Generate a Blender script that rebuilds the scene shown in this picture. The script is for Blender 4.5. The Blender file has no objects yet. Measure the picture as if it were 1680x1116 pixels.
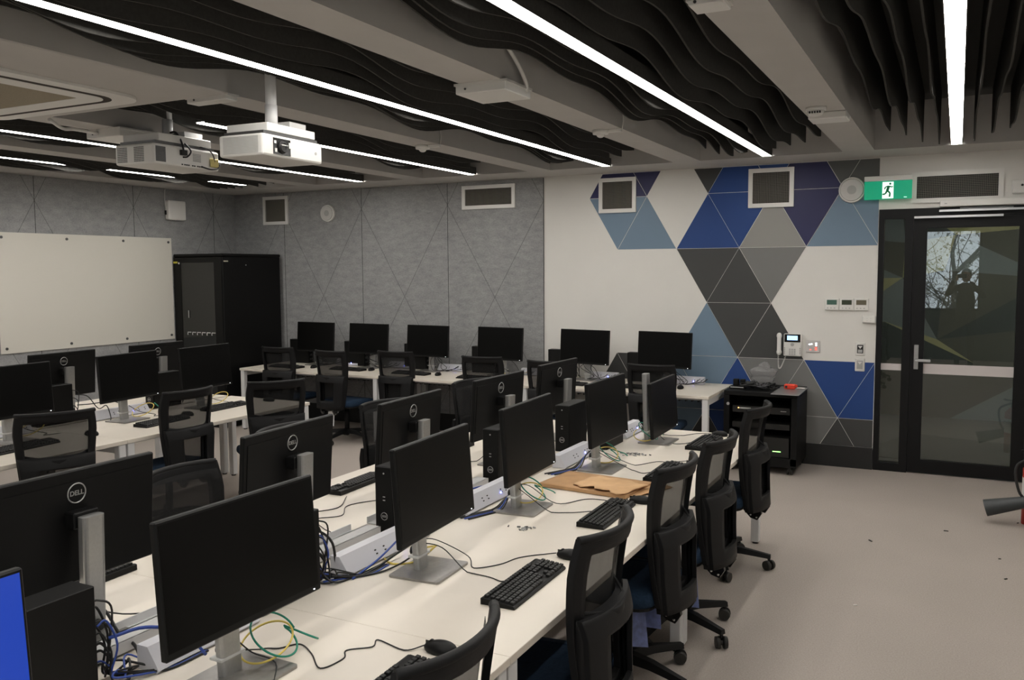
import bpy, bmesh, math, random
from math import pi, sin, cos, radians as R
from mathutils import Vector, Matrix, Euler
random.seed(7)
SC = bpy.context.scene
COL = SC.collection

# ------------------------------------------------------------------ materials
MATS = {}
def mat(name, col, rough=0.5, metal=0.0, emit=None, es=0.0, spec=0.5, noise=0.0, nscale=20.0, bump=0.0, alpha=None, coat=0.0):
    if name in MATS: return MATS[name]
    m = bpy.data.materials.new(name); m.use_nodes = True
    nt = m.node_tree; b = nt.nodes['Principled BSDF']
    b.inputs['Base Color'].default_value = (*col, 1)
    b.inputs['Roughness'].default_value = rough
    b.inputs['Metallic'].default_value = metal
    b.inputs['Specular IOR Level'].default_value = spec
    b.inputs['Coat Weight'].default_value = coat
    if emit:
        b.inputs['Emission Color'].default_value = (*emit, 1)
        b.inputs['Emission Strength'].default_value = es
    if noise or bump:
        tc = nt.nodes.new('ShaderNodeTexCoord'); n = nt.nodes.new('ShaderNodeTexNoise')
        n.inputs['Scale'].default_value = nscale; n.inputs['Detail'].default_value = 6
        nt.links.new(tc.outputs['Object'], n.inputs['Vector'])
        if noise:
            mp = nt.nodes.new('ShaderNodeMapRange')
            mp.inputs[1].default_value = .25; mp.inputs[2].default_value = .75
            mp.inputs[3].default_value = 1 - noise; mp.inputs[4].default_value = 1 + noise
            nt.links.new(n.outputs['Fac'], mp.inputs[0])
            mx = nt.nodes.new('ShaderNodeMix'); mx.data_type = 'RGBA'; mx.blend_type = 'MULTIPLY'
            mx.inputs[0].default_value = 1; mx.inputs[6].default_value = (*col, 1)
            nt.links.new(mp.outputs[0], mx.inputs[7]); nt.links.new(mx.outputs[2], b.inputs['Base Color'])
        if bump:
            bp = nt.nodes.new('ShaderNodeBump'); bp.inputs['Strength'].default_value = bump; bp.inputs['Distance'].default_value = .002
            nt.links.new(n.outputs['Fac'], bp.inputs['Height']); nt.links.new(bp.outputs[0], b.inputs['Normal'])
    MATS[name] = m
    return m

WHITE_PAINT = mat('white_paint', (.70, .685, .65), .7, noise=.02, nscale=3)
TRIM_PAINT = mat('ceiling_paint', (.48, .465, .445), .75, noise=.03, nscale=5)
SLAB = mat('slab_paint', (.07, .07, .066), .8, noise=.05, nscale=4)
FELT_BLACK = mat('black_felt', (.056, .055, .051), .95, noise=.15, nscale=60, spec=.15)
DESK_WHITE = mat('desk_laminate', (.70, .645, .565), .38, noise=.02, nscale=8, spec=.4)
DESK_EDGE = mat('desk_edge', (.66, .64, .60), .5)
LEG_WHITE = mat('powder_white', (.66, .66, .66), .4)
TRAY = mat('tray_white', (.60, .60, .60), .45)
BLACK_PL = mat('black_plastic', (.0045, .0045, .0045), .48, spec=.22, bump=.05, nscale=300)
BLACK_MAT = mat('black_plastic_matte', (.011, .011, .011), .6)
BLACK_GLOSS = mat('black_gloss', (.008, .008, .008), .18)
SCREEN = mat('screen_off', (.0016, .0016, .0016), .38, spec=.14)
SCREEN_BLUE = mat('screen_blue', (.0, .01, .1), .3, emit=(.006, .022, .17), es=1.0)
KEY = mat('key_plastic', (.011, .011, .011), .5, spec=.35)
SILVER = mat('brushed_aluminium', (.42, .42, .41), .36, metal=.75, noise=.05, nscale=120)
SILVER_L = mat('light_metal', (.62, .62, .62), .3, metal=.6)
CHROME = mat('chrome', (.7, .7, .7), .15, metal=1)
STEEL = mat('steel_dark', (.12, .12, .12), .4, metal=.8)
NAVY = mat('navy_fabric', (.014, .030, .058), .95, noise=.25, nscale=90, bump=.3, spec=.2)
CHAIR_BLACK = mat('chair_plastic', (.0055, .0055, .006), .55, spec=.25, bump=.1, nscale=200)
WRAP = mat('column_wrap', (.42, .45, .62), .3, noise=.1, nscale=20)
TAG_BLUE = mat('tag_paper', (.30, .36, .68), .8, noise=.25, nscale=40)
TAG_WHITE = mat('tag_white', (.75, .75, .75), .8)
RUBBER = mat('rubber', (.012, .012, .012), .75)
CASTOR_M = mat('castor_nylon', (.016, .015, .013), .45)
CABLE_K = mat('cable_black', (.008, .008, .008), .5)
CABLE_Y = mat('cable_yellow', (.62, .48, .10), .5)
CABLE_G = mat('cable_green', (.01, .22, .14), .5)
CABLE_B = mat('cable_blue', (.03, .07, .33), .5)
CABLE_W = mat('cable_white', (.6, .6, .58), .5)
PLASTIC_W = mat('white_plastic', (.72, .71, .68), .4)
PLASTIC_G = mat('grey_plastic', (.40, .40, .39), .5)
PAPER = mat('kraft_paper', (.46, .27, .13), .85, noise=.12, nscale=14, bump=.3)
PAPER_L = mat('kraft_paper_light', (.56, .35, .18), .85, noise=.12, nscale=14, bump=.3)
LED_BLUE = mat('led_blue', (.1, .1, 1), .3, emit=(.12, .16, 1), es=14)
LED_GREEN = mat('led_green', (.1, 1, .2), .3, emit=(.25, 1, .15), es=2.5)
LED_AMBER = mat('led_amber', (1, .4, .1), .3, emit=(1, .4, .1), es=4)
LED_WHITE = mat('led_white', (1, 1, 1), .3, emit=(.9, .95, 1), es=2)
RED = mat('red_paint', (.45, .02, .015), .35)
RED_PL = mat('red_plastic', (.75, .05, .02), .4)
LAMP = mat('lamp_diffuser', (1, 1, 1), .5, emit=(1, .955, .895), es=14.0)
ALU_DARK = mat('black_aluminium', (.0045, .0045, .005), .45, metal=.0, spec=.25)
GREEN = mat('exit_green', (.0, .20, .10), .4, emit=(.0, .36, .18), es=.28)
GREEN_W = mat('exit_white', (.8, .85, .8), .4, emit=(.75, 1, .85), es=.75)
LCD = mat('lcd_blue', (.2, .4, .8), .3, emit=(.35, .62, 1), es=.9)
LCD_DARK = mat('lcd_dark', (.10, .12, .09), .3)
BAG = None

def mesh_fabric():
    m = bpy.data.materials.new('mesh_fabric'); m.use_nodes = True
    nt = m.node_tree; b = nt.nodes['Principled BSDF']; out = nt.nodes['Material Output']
    b.inputs['Base Color'].default_value = (.014, .014, .014, 1); b.inputs['Roughness'].default_value = .8
    b.inputs['Specular IOR Level'].default_value = .2
    tr = nt.nodes.new('ShaderNodeBsdfTransparent'); mx = nt.nodes.new('ShaderNodeMixShader')
    tc = nt.nodes.new('ShaderNodeTexCoord'); w = nt.nodes.new('ShaderNodeTexWave')
    w.inputs['Scale'].default_value = 190; w.wave_type = 'BANDS'; w.bands_direction = 'X'
    nt.links.new(tc.outputs['Object'], w.inputs['Vector'])
    mr = nt.nodes.new('ShaderNodeMapRange'); mr.inputs[3].default_value = .56; mr.inputs[4].default_value = .70
    nt.links.new(w.outputs['Fac'], mr.inputs[0]); nt.links.new(mr.outputs[0], mx.inputs[0])
    nt.links.new(tr.outputs[0], mx.inputs[1]); nt.links.new(b.outputs[0], mx.inputs[2]); nt.links.new(mx.outputs[0], out.inputs['Surface'])
    return m
MESHFAB = mesh_fabric()

def glass_mat(name, tint, refl=1.0):
    m = bpy.data.materials.new(name); m.use_nodes = True
    nt = m.node_tree; nt.nodes.remove(nt.nodes['Principled BSDF']); out = nt.nodes['Material Output']
    tr = nt.nodes.new('ShaderNodeBsdfTransparent'); tr.inputs[0].default_value = (*tint, 1)
    gl = nt.nodes.new('ShaderNodeBsdfGlossy'); gl.inputs['Roughness'].default_value = .0
    fr = nt.nodes.new('ShaderNodeFresnel'); fr.inputs[0].default_value = 1.5
    ml = nt.nodes.new('ShaderNodeMath'); ml.operation = 'MULTIPLY'; ml.inputs[1].default_value = refl; ml.use_clamp = True
    mx = nt.nodes.new('ShaderNodeMixShader')
    nt.links.new(fr.outputs[0], ml.inputs[0]); nt.links.new(ml.outputs[0], mx.inputs[0])
    nt.links.new(tr.outputs[0], mx.inputs[1]); nt.links.new(gl.outputs[0], mx.inputs[2]); nt.links.new(mx.outputs[0], out.inputs['Surface'])
    return m
GLASS = glass_mat('tinted_glass', (.62, .63, .60), 1.7)
GLASS_CLEAR = glass_mat('clear_glass', (.9, .92, .9), 1.0)
BAG = mat('plastic_film', (.30, .30, .30), .3)
BAG.node_tree.nodes['Principled BSDF'].inputs['Alpha'].default_value = .45

def felt_panel(name, axis, off, crossz=1.55):
    """grey acoustic felt with cut lattice lines; axis 0 -> wall runs along X, 1 -> along Y"""
    m = bpy.data.materials.new(name); m.use_nodes = True
    nt = m.node_tree; b = nt.nodes['Principled BSDF']; L = nt.links.new; N = nt.nodes.new
    b.inputs['Roughness'].default_value = .95; b.inputs['Specular IOR Level'].default_value = .15
    tc = N('ShaderNodeTexCoord'); sp = N('ShaderNodeSeparateXYZ'); L(tc.outputs['Object'], sp.inputs[0])
    def mth(op, a, bb=None):
        n = N('ShaderNodeMath'); n.operation = op
        for i, v in enumerate((a, bb)):
            if v is None: continue
            if isinstance(v, (int, float)): n.inputs[i].default_value = v
            else: L(v, n.inputs[i])
        return n.outputs[0]
    u = mth('SUBTRACT', sp.outputs[axis], off)         # 0 at panel centre, period 1.2
    zz = mth('DIVIDE', mth('SUBTRACT', sp.outputs[2], crossz), 1.732)
    def line(v, w):
        f = mth('FRACT', mth('ADD', mth('DIVIDE', v, 1.201), 100.5))
        d = mth('MULTIPLY', mth('ABSOLUTE', mth('SUBTRACT', f, .5)), 1.201)
        return mth('LESS_THAN', d, w)
    l1 = line(mth('SUBTRACT', u, zz), .0035); l2 = line(mth('ADD', u, zz), .0035)
    seam = line(mth('ADD', u, .6005), .0035)
    ln = mth('MAXIMUM', mth('MULTIPLY', mth('MAXIMUM', l1, l2), .6), seam)
    n1 = N('ShaderNodeTexNoise'); n1.inputs['Scale'].default_value = 55; n1.inputs['Detail'].default_value = 8; n1.inputs['Roughness'].default_value = .7
    n2 = N('ShaderNodeTexNoise'); n2.inputs['Scale'].default_value = 9; n2.inputs['Detail'].default_value = 5
    mp = N('ShaderNodeMapping'); mp.inputs['Scale'].default_value = (1, 1, 2.2) ; L(tc.outputs['Object'], mp.inputs[0])
    L(mp.outputs[0], n1.inputs['Vector']); L(mp.outputs[0], n2.inputs['Vector'])
    s = mth('ADD', mth('MULTIPLY', n1.outputs['Fac'], .65), mth('MULTIPLY', n2.outputs['Fac'], .35))
    cr = N('ShaderNodeValToRGB'); cr.color_ramp.elements[0].position = .38; cr.color_ramp.elements[0].color = (.225, .228, .235, 1)
    cr.color_ramp.elements[1].position = .62; cr.color_ramp.elements[1].color = (.345, .345, .345, 1)
    L(s, cr.inputs[0])
    mx = N('ShaderNodeMix'); mx.data_type = 'RGBA'; mx.inputs[7].default_value = (.06, .06, .06, 1)
    L(ln, mx.inputs[0]); L(cr.outputs[0], mx.inputs[6]); L(mx.outputs[2], b.inputs['Base Color'])
    bp = N('ShaderNodeBump'); bp.inputs['Strength'].default_value = .4; bp.inputs['Distance'].default_value = .003
    L(n1.outputs['Fac'], bp.inputs['Height']); L(bp.outputs[0], b.inputs['Normal'])
    return m
FELT_X = felt_panel('acoustic_felt_back', 0, -4.574)
FELT_Y = felt_panel('acoustic_felt_side', 1, 6.358)

def floor_mat():
    m = bpy.data.materials.new('carpet'); m.use_nodes = True
    nt = m.node_tree; b = nt.nodes['Principled BSDF']; L = nt.links.new; N = nt.nodes.new
    b.inputs['Roughness'].default_value = .62; b.inputs['Specular IOR Level'].default_value = .3
    tc = N('ShaderNodeTexCoord')
    n1 = N('ShaderNodeTexNoise'); n1.inputs['Scale'].default_value = 130; n1.inputs['Detail'].default_value = 4
    n2 = N('ShaderNodeTexNoise'); n2.inputs['Scale'].default_value = 1.3; n2.inputs['Detail'].default_value = 3
    L(tc.outputs['Object'], n1.inputs[0]); L(tc.outputs['Object'], n2.inputs[0])
    cr = N('ShaderNodeValToRGB'); cr.color_ramp.elements[0].position = .3; cr.color_ramp.elements[0].color = (.335, .295, .262, 1)
    cr.color_ramp.elements[1].position = .7; cr.color_ramp.elements[1].color = (.425, .378, .338, 1)
    L(n1.outputs['Fac'], cr.inputs[0])
    mr = N('ShaderNodeMapRange'); mr.inputs[3].default_value = .92; mr.inputs[4].default_value = 1.08; L(n2.outputs['Fac'], mr.inputs[0])
    mx = N('ShaderNodeMix'); mx.data_type = 'RGBA'; mx.blend_type = 'MULTIPLY'; mx.inputs[0].default_value = 1
    L(cr.outputs[0], mx.inputs[6]); L(mr.outputs[0], mx.inputs[7]); L(mx.outputs[2], b.inputs['Base Color'])
    return m
FLOOR_M = floor_mat()

# ------------------------------------------------------------------ mesh builder
class G:
    def __init__(s): s.bm = bmesh.new()
    def _fin(s, verts, M=None, mi=0, smooth=False):
        if M is not None:
            bmesh.ops.transform(s.bm, matrix=M, verts=verts)
        fs = set(f for v in verts for f in v.link_faces)
        for f in fs: f.material_index = mi; f.smooth = smooth
        return fs
    def box(s, c, d, rot=None, bev=0.0, mi=0, seg=1):
        r = bmesh.ops.create_cube(s.bm, size=1)
        vs = r['verts']
        bmesh.ops.scale(s.bm, vec=Vector(d), verts=vs)
        if bev:
            es = list(set(e for v in vs for e in v.link_edges))
            rr = bmesh.ops.bevel(s.bm, geom=es, offset=min(bev, min(d) * .48), segments=seg, affect='EDGES', profile=.5)
            vs = list(set(rr['verts']) | set(v for v in vs if v.is_valid))
            allf = set(rr['faces']); 
            for v in vs:
                if v.is_valid: allf |= set(v.link_faces)
            vs = list(set(v for f in allf for v in f.verts))
        M = Matrix.Translation(Vector(c))
        if rot: M = M @ Euler(rot).to_matrix().to_4x4()
        s._fin(vs, M, mi, False)
        return s
    def b2(s, x0, x1, y0, y1, z0, z1, **k):
        return s.box(((x0 + x1) / 2, (y0 + y1) / 2, (z0 + z1) / 2), (abs(x1 - x0), abs(y1 - y0), abs(z1 - z0)), **k)
    def cyl(s, p0, p1, r0, r1=None, seg=16, mi=0, smooth=True, caps=True):
        if r1 is None: r1 = r0
        p0 = Vector(p0); p1 = Vector(p1); d = p1 - p0
        r = bmesh.ops.create_cone(s.bm, cap_ends=caps, segments=seg, radius1=r0, radius2=r1, depth=d.length)
        q = d.to_track_quat('Z', 'Y').to_matrix().to_4x4()
        fs = s._fin(r['verts'], Matrix.Translation((p0 + p1) / 2) @ q, mi, smooth)
        for f in fs:
            if len(f.verts) > 4: f.smooth = False
        return s
    def sph(s, c, d, mi=0, u=16, v=10, rot=None):
        r = bmesh.ops.create_uvsphere(s.bm, u_segments=u, v_segments=v, radius=.5)
        M = Matrix.Translation(Vector(c))
        if rot: M = M @ Euler(rot).to_matrix().to_4x4()
        M = M @ Matrix.Diagonal((*d, 1))
        s._fin(r['verts'], M, mi, True); return s
    def torus(s, c, R0, r, axis='Z', seg=24, rs=8, mi=0, a0=0, a1=2 * pi):
        pts = []
        n = seg; closed = abs(a1 - a0 - 2 * pi) < 1e-4
        for i in range(n + (0 if closed else 1)):
            a = a0 + (a1 - a0) * i / n
            x, y = R0 * cos(a), R0 * sin(a)
            p = {'Z': (x, y, 0), 'X': (0, x, y), 'Y': (x, 0, y)}[axis]
            pts.append(Vector(c) + Vector(p))
        s.tube(pts, r, rs, closed=closed, mi=mi); return s
    def tube(s, pts, r, seg=6, closed=False, mi=0, r1=None):
        pts = [Vector(p) for p in pts]; n = len(pts)
        rings = []; up = Vector((0, 0, 1)); prev = None
        for i in range(n):
            a = pts[(i - 1) % n] if (closed or i > 0) else pts[i]
            b = pts[(i + 1) % n] if (closed or i < n - 1) else pts[i]
            t = (b - a); t = t.normalized() if t.length > 1e-9 else Vector((1, 0, 0))
            if prev is None:
                u = t.cross(up); 
                if u.length < 1e-3: u = t.cross(Vector((1, 0, 0)))
                u.normalize()
            else:
                u = prev - t * prev.dot(t)
                if u.length < 1e-6: u = t.cross(up)
                u.normalize()
            prev = u; w = t.cross(u)
            rr = r if r1 is None else r + (r1 - r) * i / (n - 1)
            rings.append([s.bm.verts.new(pts[i] + (u * cos(2 * pi * k / seg) + w * sin(2 * pi * k / seg)) * rr) for k in range(seg)])
        m = n if closed else n - 1
        for i in range(m):
            A, B = rings[i], rings[(i + 1) % n]
            for k in range(seg):
                f = s.bm.faces.new((A[k], A[(k + 1) % seg], B[(k + 1) % seg], B[k])); f.smooth = True; f.material_index = mi
        if not closed:
            for Rr in (rings[0], rings[-1]):
                try:
                    f = s.bm.faces.new(Rr); f.material_index = mi
                except Exception: pass
        return s
    def prism(s, poly, a, b, plane='XZ', mi=0, smooth=False):
        """extrude 2-D polygon between a and b along the axis normal to plane"""
        def P(u, v, w): return {'XZ': (u, w, v), 'YZ': (w, u, v), 'XY': (u, v, w)}[plane]
        A = [s.bm.verts.new(P(u, v, a)) for u, v in poly]; B = [s.bm.verts.new(P(u, v, b)) for u, v in poly]
        n = len(poly)
        for f in [A, B[::-1]] + [(A[i], B[i], B[(i + 1) % n], A[(i + 1) % n]) for i in range(n)]:
            ff = s.bm.faces.new(f); ff.material_index = mi; ff.smooth = smooth and len(f) == 4
        return s
    def shell(s, P, us, vs, solid, th, mi=0, smooth=True):
        """curved plate: P(u,v,w) with w the thickness coordinate 0..1, solid(i,j) tells which cells exist"""
        V = {}
        def g(i, j, k):
            if (i, j, k) not in V: V[(i, j, k)] = s.bm.verts.new(P(us[i], vs[j], k * th))
            return V[(i, j, k)]
        nu, nv = len(us) - 1, len(vs) - 1
        S = lambda i, j: 0 <= i < nu and 0 <= j < nv and solid(i, j)
        for i in range(nu):
            for j in range(nv):
                if not S(i, j): continue
                fs = [(g(i, j, 0), g(i + 1, j, 0), g(i + 1, j + 1, 0), g(i, j + 1, 0)), (g(i, j, 1), g(i, j + 1, 1), g(i + 1, j + 1, 1), g(i + 1, j, 1))]
                if not S(i - 1, j): fs.append((g(i, j, 0), g(i, j + 1, 0), g(i, j + 1, 1), g(i, j, 1)))
                if not S(i + 1, j): fs.append((g(i + 1, j, 0), g(i + 1, j, 1), g(i + 1, j + 1, 1), g(i + 1, j + 1, 0)))
                if not S(i, j - 1): fs.append((g(i, j, 0), g(i, j, 1), g(i + 1, j, 1), g(i + 1, j, 0)))
                if not S(i, j + 1): fs.append((g(i, j + 1, 0), g(i + 1, j + 1, 0), g(i + 1, j + 1, 1), g(i, j + 1, 1)))
                for n, f in enumerate(fs):
                    ff = s.bm.faces.new(f); ff.material_index = mi; ff.smooth = smooth and n < 2
        return s
    def obj(s, name, mats, parent=None, loc=None, rot=None):
        bmesh.ops.recalc_face_normals(s.bm, faces=s.bm.faces)
        me = bpy.data.meshes.new(name); s.bm.to_mesh(me); s.bm.free()
        if not isinstance(mats, (list, tuple)): mats = [mats]
        for m in mats: me.materials.append(m)
        o = bpy.data.objects.new(name, me); COL.objects.link(o)
        if parent: o.parent = parent
        if loc: o.location = loc
        if rot: o.rotation_euler = rot
        return o

def tag(o, label=None, cat=None, group=None, kind=None):
    if label: o['label'] = label
    if cat: o['category'] = cat
    if group: o['group'] = group
    if kind: o['kind'] = kind
    return o
def empty(name, label=None, cat=None, loc=(0, 0, 0), rz=0, group=None):
    o = bpy.data.objects.new(name, None); COL.objects.link(o); o.empty_display_size = .05
    o.location = loc; o.rotation_euler = (0, 0, rz)
    return tag(o, label, cat, group)
def copy_tree(o, parent=None):
    c = o.copy(); COL.objects.link(c)
    if parent: c.parent = parent
    for ch in o.children: copy_tree(ch, c)
    return c
def struct(o): o['kind'] = 'structure'; return o
def smooth_path(pts, n=6):
    P = [Vector(p) for p in pts]; P = [P[0] * 2 - P[1]] + P + [P[-1] * 2 - P[-2]]; out = []
    for i in range(1, len(P) - 2):
        for k in range(n):
            t = k / n; a, b, c, d = P[i - 1], P[i], P[i + 1], P[i + 2]
            out.append(.5 * ((2 * b) + (c - a) * t + (2 * a - 5 * b + 4 * c - d) * t * t + (3 * b - 3 * c + d - a) * t ** 3))
    out.append(P[-2]); return out
def text_mesh(txt, size, extrude=.0004):
    cu = bpy.data.curves.new('t', 'FONT'); cu.body = txt; cu.size = size; cu.extrude = extrude
    cu.align_x = 'CENTER'; cu.align_y = 'CENTER'; cu.offset = size * .018
    o = bpy.data.objects.new('t', cu); COL.objects.link(o)
    bpy.context.view_layer.update()
    me = bpy.data.meshes.new_from_object(o.evaluated_get(bpy.context.evaluated_depsgraph_get()))
    bpy.data.objects.remove(o); return me

# ------------------------------------------------------------------ room constants
HD = .725
YW = 8.546; XL = -8.41; XR = 1.35; YB = -2.35; ZS = 2.84; ZC = 3.22
# floor (also runs on into the corridor behind the glass door)
struct(G().b2(XL - .2, XR + .2, YB - .2, YW + .02, -.12, 0).obj('floor', FLOOR_M))
COR_FLOOR = mat('corridor_vinyl', (.16, .165, .165), .35)
struct(G().b2(-3.2, 2.4, YW + .02, 12.0, -.12, 0).obj('floor', COR_FLOOR))
struct(G().b2(XL - .2, XR + .2, YB - .2, YW + .2, ZC, ZC + .15).obj('ceiling', SLAB))
# perimeter soffit and beams
g = G()
g.b2(XL, XR, 7.98, YW, ZS, ZC)
g.b2(XL, XL + .47, YB, 7.98, ZS, ZC)
struct(g.obj('trim_1', TRIM_PAINT))
# back wall (mural wall): opening for door and sidelight X -.64 .. .62, z 0..2.37
DX0, DX1, DZ = -.645, .62, 2.375
g = G()
g.b2(XL - .2, DX0, YW, YW + .16, 0, ZC)
g.b2(DX1, XR + .2, YW, YW + .16, 0, ZC)
g.b2(DX0, DX1, YW, YW + .16, DZ, ZC)
struct(g.obj('wall_back', WHITE_PAINT))
struct(G().b2(XL - .2, XL, YB - .2, YW, 0, ZC).obj('wall_left', WHITE_PAINT))
struct(G().b2(XR, XR + .2, YB - .2, YW, 0, ZC).obj('wall_right', WHITE_PAINT))
# rear wall with window behind the camera
WX0, WX1, WZ0, WZ1 = -.72, .42, .98, 2.62
g = G()
g.b2(XL, WX0, YB - .2, YB, 0, ZC); g.b2(WX1, XR, YB - .2, YB, 0, ZC)
g.b2(WX0, WX1, YB - .2, YB, 0, WZ0); g.b2(WX0, WX1, YB - .2, YB, WZ1, ZC)
struct(g.obj('wall_front', mat('dark_wall_paint', (.035, .035, .038), .8)))
w = struct(empty('window_1', loc=((WX0 + WX1) / 2, YB - .1, WZ0)))
g = G(); hw = (WX1 - WX0) / 2; hz = WZ1 - WZ0
g.b2(-hw, -hw + .05, -.04, .04, 0, hz); g.b2(hw - .05, hw, -.04, .04, 0, hz); g.b2(-hw + .05, hw - .05, -.04, .04, 0, .05); g.b2(-hw + .05, hw - .05, -.04, .04, hz - .05, hz)
g.obj('window_frame', ALU_DARK, w)
G().b2(-hw + .05, hw - .05, -.004, .004, .05, hz - .05).obj('pane', GLASS_CLEAR, w)
# acoustic felt lining
struct(G().b2(XL + .012, -3.974, YW - .012, YW - .001, .2, 2.835).obj('trim_2', FELT_X))
struct(G().b2(XL + .001, XL + .012, YB, YW - .012, .2, 2.835).obj('trim_3', FELT_Y))
# black skirting
BASEB = mat('black_skirting', (.010, .010, .010), .5)
struct(G().b2(XL + .02, DX0 - .002, YW - .022, YW - .0125, 0, .2).obj('baseboard_back', BASEB))
struct(G().b2(XL + .0125, XL + .022, YB, YW - .03, 0, .2).obj('baseboard_left', BASEB))

# beams
for i, x in enumerate((.72, -.78, -2.26, -3.77, -5.27, -6.72)):
    struct(G().b2(x - .125, x + .125, YB, 7.98, ZS, ZC).obj('trim_%d' % (4 + i), TRIM_PAINT))

# lamps -------------------------------------------------------------
lamp_names = ['nearest the door', 'second from the door, ending over the big square vent', 'third from the door, ending by the small square vent',
              'fourth from the door, running behind the hanging projectors', 'fifth from the door', 'farthest from the door, by the whiteboard wall']
LX = (-.04, -1.53, -3.035, -4.52, -5.95, -7.33)
for x, nm in zip(LX, lamp_names):
    t = empty('ceiling_light', 'slim linear LED ceiling light, ' + nm, 'ceiling light', (x, 2.8, ZS + .004), 0, 'linear ceiling lights')
    ye = 5.16 if x > -7 else 4.82
    ys = 1.5 if abs(x + 4.52) < .01 else -5.1
    g = G(); g.b2(-.044, .044, ys, ye, .0045, .07); g.b2(-.044, -.0385, ys, ye, -.004, .0045); g.b2(.0385, .044, ys, ye, -.004, .0045); g.obj('housing', FELT_BLACK, t)
    G().b2(-.038, .038, ys + .01, ye - .01, -.003, .004).obj('diffuser', LAMP, t)
# baffles -----------------------------------------------------------
fidx = 0
for bi, x in enumerate((1.46,) + LX):
    side = ['far right', 'right', 'second', 'third', 'fourth', 'fifth', 'leftmost'][bi]
    for oi, off in enumerate((-.48, -.36, -.24, -.12, .12, .24, .36, .48)):
        X = x + off
        if X > 1.3 or X < -7.9: continue
        P = 2.3; ph = bi * .9 + oi * .45
        ao = abs(off)
        c = 2.86 + (ao - .12) * .20 + (.0 if off > 0 else (.012 if ao < .13 else -.006))
        A = .034
        yy = [YB + .05 + i * (7.70 - YB - .05) / 110 for i in range(111)]
        def zf(y):
            if bi == 6: return max(2.778, 2.842 + (ao - .12) * .05 + .045 * cos(2 * pi * (y - 5.28 - .03 * oi) / 1.24 + pi) + .014 * cos(4 * pi * (y - 5.28) / 1.24))
            a = 2 * pi * y / P + ph
            z = c + A * sin(a) + .022 * sin(2 * a + 1.1 + .4 * oi)
            if off > 0 and bi >= 2:
                lim = 2.853 - .985 * off / abs(x); d_ = z - lim
                z = lim + .5 * (d_ + math.sqrt(d_ * d_ + .0008))
            return z
        poly = [(y, zf(y)) for y in yy] + [(7.70, ZC - .03), (YB + .05, ZC - .03)]
        g = G(); bm = g.bm
        n = len(yy)
        A0 = [bm.verts.new((-.005, y, zf(y))) for y in yy]; B0 = [bm.verts.new((.005, y, zf(y))) for y in yy]
        A1 = [bm.verts.new((-.005, y, ZC - .001)) for y in yy]; B1 = [bm.verts.new((.005, y, ZC - .001)) for y in yy]
        for i in range(n - 1):
            for q in ((A0[i], A1[i], A1[i + 1], A0[i + 1]), (B0[i], B0[i + 1], B1[i + 1], B1[i]), (A0[i], A0[i + 1], B0[i + 1], B0[i]), (A1[i], B1[i], B1[i + 1], A1[i + 1])):
                bm.faces.new(q)
        bm.faces.new((A0[0], B0[0], B1[0], A1[0])); bm.faces.new((A0[-1], A1[-1], B1[-1], B0[-1]))
        o = g.obj('ceiling_baffle', FELT_BLACK, loc=(X, 0, 0))
        bay = ['unseen ceiling light by the right wall', 'ceiling light nearest the door', 'second ceiling light from the door', 'third ceiling light from the door',
               'fourth ceiling light from the door', 'fifth ceiling light from the door', 'ceiling light nearest the whiteboard'][bi]
        num = ['outermost', 'third', 'second', 'first', 'first', 'second', 'third', 'outermost'][oi]
        tag(o, 'wavy black ceiling baffle, %s %s of the %s' % (num, 'left' if off < 0 else 'right', bay), 'ceiling baffle', 'wavy felt ceiling baffles')

# bulkhead with cassette air conditioner
tag(G().b2(-5.1, -3.60, 1.2, 3.64, ZS - .012, ZC - .02, bev=.006).obj('bulkhead', TRIM_PAINT), kind='structure')
bpy.data.objects['bulkhead'].name = 'trim_10'
t = empty('cassette_air_conditioner', 'square white ceiling cassette air conditioner with rounded corners', 'air conditioner', (-4.78, 2.82, ZS - .012))
def rrect(h, r, n=8, w=None):
    w = w or h; pts = []
    for cx, cy, a in ((w - r, h - r, 0), (-w + r, h - r, pi / 2), (-w + r, -h + r, pi), (w - r, -h + r, 3 * pi / 2)):
        for k in range(n + 1): pts.append((cx + r * cos(a + pi / 2 * k / n), cy + r * sin(a + pi / 2 * k / n)))
    return pts
SLOT = mat('dark_slot', (.03, .022, .015), .8)
GRILLE_B = mat('return_grille', (.30, .26, .19), .8, noise=.2, nscale=200)
def ring(g, hi, ho, ri, ro, z0, z1, mi=0):
    a = rrect(ho, ro); b = rrect(hi, ri)
    n = len(a); vs = []
    for z in (z0, z1): vs.append(([g.bm.verts.new((x, y, z)) for x, y in a], [g.bm.verts.new((x, y, z)) for x, y in b]))
    (A0, B0), (A1, B1) = vs
    for i in range(n):
        j = (i + 1) % n
        for q in ((A0[i], A0[j], B0[j], B0[i]), (A1[i], B1[i], B1[j], A1[j]), (A0[i], A1[i], A1[j], A0[j]), (B0[i], B0[j], B1[j], B1[i])):
            g.bm.faces.new(q).material_index = mi
g = G(); ring(g, .605, .70, .15, .17, -.016, 0); g.obj('panel', PLASTIC_W, t)
g = G(); ring(g, .565, .605, .12, .15, -.0165, -.002); g.obj('air_outlet', SLOT, t)
g = G(); ring(g, .44, .565, .02, .12, -.018, -.002); g.obj('inner_panel', PLASTIC_W, t)
G().b2(-.44, .44, -.44, .44, -.016, -.004).obj('return_grille', GRILLE_B, t)

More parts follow.
